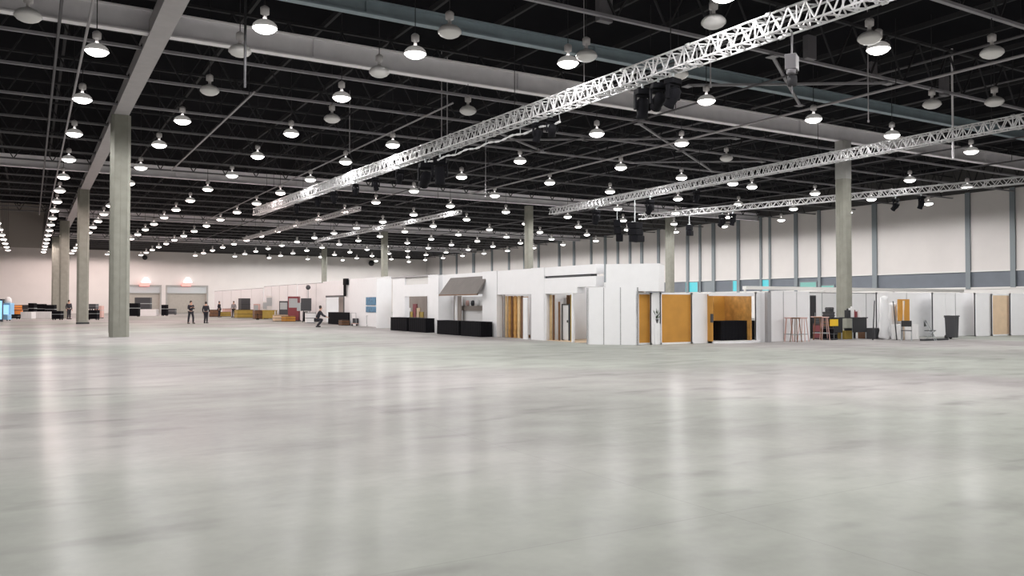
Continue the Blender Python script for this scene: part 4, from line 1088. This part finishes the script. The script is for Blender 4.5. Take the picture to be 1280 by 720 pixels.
def person(px, py, label, rz=0.0, legs=.12, crouch=False, arms='down', shirt='suit', pants='suit', s=1.0):
    t = thing('person', label, 'person', at_z(px, py), rz); t.scale = (s, s, s)
    # facing -Y before rotation
    if crouch:
        hip, kn, an = .52, (.17, -.36, .50), (.15, -.02, .09)
        lean = -.22
    else:
        hip, kn, an = .93, (legs + .01, -.03, .50), (legs + .03, .02, .09)
        lean = 0.0
    V = []; E = []; R = []
    def a(p, r, par=None):
        V.append(p); R.append(r)
        if par is not None: E.append((par, len(V) - 1))
        return len(V) - 1
    pel = a((0, 0, hip), (.125, .09)); sp = a((0, lean * .4, hip + .2), (.105, .08), pel); ch = a((0, lean * .8, hip + .42), (.13, .085), sp)
    nb = a((0, lean, hip + .55), (.06, .06), ch); hd = a((0, lean - .01, hip + .66), (.075, .09), nb); h2 = a((0, lean - .015, hip + .77), (.06, .08), hd)
    nose = a((0, lean - .125, hip + .67), (.014, .02), hd)
    J = {}
    for sgn in (-1, 1):
        sh = a((sgn * .18, lean * .85, hip + .47), .058, ch)
        if arms == 'down': el = (sgn * .25, lean + .03, hip + .20); wr = (sgn * .26, lean - .06, hip - .04)
        elif arms == 'phone': el = (sgn * .24, lean - .02, hip + .2); wr = (sgn * .12, lean - .26, hip + .30)
        else: el = (sgn * .24, lean - .15, hip + .22); wr = (sgn * .2, lean - .38, hip + .12)
        e_ = a(el, .044, sh); w_ = a(wr, .03, e_)
        d = (Vector(wr) - Vector(el)).normalized()
        pm = a(tuple(Vector(wr) + d * .07), (.035, .018), w_)
        side = Vector((0, 1, 0)) if abs(d.z) > .7 else Vector((1, 0, 0))
        for k in range(4):
            o_ = side * (.026 * (k - 1.5) / 1.5 * 1.1); Lk = (.062, .075, .07, .055)[k]
            b0 = Vector(wr) + d * .09 + o_
            f1 = a(tuple(b0), .0095, pm); f2 = a(tuple(b0 + d * Lk * .6 + Vector((-sgn * .008, 0, 0))), .0085, f1); a(tuple(b0 + d * Lk + Vector((-sgn * .02, 0, 0))), .007, f2)
        th = a(tuple(Vector(wr) + d * .04 - side * .045), .011, w_); a(tuple(Vector(wr) + d * .08 - side * .062), .009, th)
        hp = a((sgn * .095, 0, hip - .06), (.095, .09), pel)
        kk = a((sgn * kn[0], kn[1], kn[2]), .06, hp); aa = a((sgn * an[0], an[1], an[2]), .042, kk)
        ft = a((sgn * an[0], an[1] - .15, .045), (.042, .032), aa)
        J[sgn] = (sh, el, wr, e_, w_, hp, kk, aa, ft)
    skinned('body', V, E, R, M['skin'], t, 0, 1)
    # clothes: jacket over torso and arms, trousers over legs, shoes, hair
    jv = [V[pel], V[sp], V[ch], (V[nb][0], V[nb][1], V[nb][2] - .06)]; jr = [(.185, .145), (.165, .135), (.19, .14), (.085, .08)]; je = [(0, 1), (1, 2), (2, 3)]
    for sgn in (-1, 1):
        sh, el, wr, e_, w_, *_ = J[sgn]; n0 = len(jv)
        jv += [V[sh], V[e_], tuple(Vector(V[e_]).lerp(Vector(V[w_]), .9))]; jr += [.078, .062, .045]; je += [(2, n0), (n0, n0 + 1), (n0 + 1, n0 + 2)]
    skinned('jacket', jv, je, jr, M[shirt], t)
    tv = [V[pel]]; tr = [(.165, .125)]; te = []
    for sgn in (-1, 1):
        *_, hp, kk, aa, ft = J[sgn]; n0 = len(tv)
        tv += [V[hp], V[kk], (V[aa][0], V[aa][1], V[aa][2] - .03)]; tr += [(.115, .11), .085, .068]; te += [(0, n0), (n0, n0 + 1), (n0 + 1, n0 + 2)]
    skinned('trousers', tv, te, tr, M[pants], t)
    for sgn in (-1, 1):
        x = V[J[sgn][8]][0]; y = V[J[sgn][7]][1]
        MB().box((x - .05, y - .21, 0), (x + .05, y + .07, .085)).build('shoe', M['black_gloss'], t, .02)
    hv = V[h2]
    hr = MB().lathe([(.075, -.12), (.088, -.05), (.086, .0), (.068, .045), (.035, .068), (.01, .075)], 14).xf(Matrix.Translation((hv[0], hv[1] + .03, hv[2] + .0)) @ Matrix.Rotation(-.25, 4, 'X'))
    hr.build('hair', M['hair'], t)
    return t
person(238.5, 404.6, 'person in dark jacket and trousers standing with legs apart on the open floor', rz=.3, legs=.17, arms='phone', s=1.06)
person(257.3, 404.2, 'person in a long dark coat standing still beside the one with legs apart', rz=2.6, legs=.07, s=1.02)
person(396, 409, 'person in dark clothes bending low beside a white crate', rz=1.2, crouch=True, arms='reach', s=1.1)
person(86, 399, 'person in dark clothes standing between the far columns', rz=.5, legs=.08, s=1.15)
person(156.5, 415.5, 'person in dark clothes half hidden behind the nearest column', rz=-1.3, legs=.12, arms='phone', s=1.05)
person(274, 396.5, 'person in dark clothes standing by the far yellow crate', rz=.9, legs=.09, s=1.1)
person(292, 397, 'person in grey shirt standing before the farthest white wall', rz=-.6, legs=.09, shirt='shirt', s=1.1)
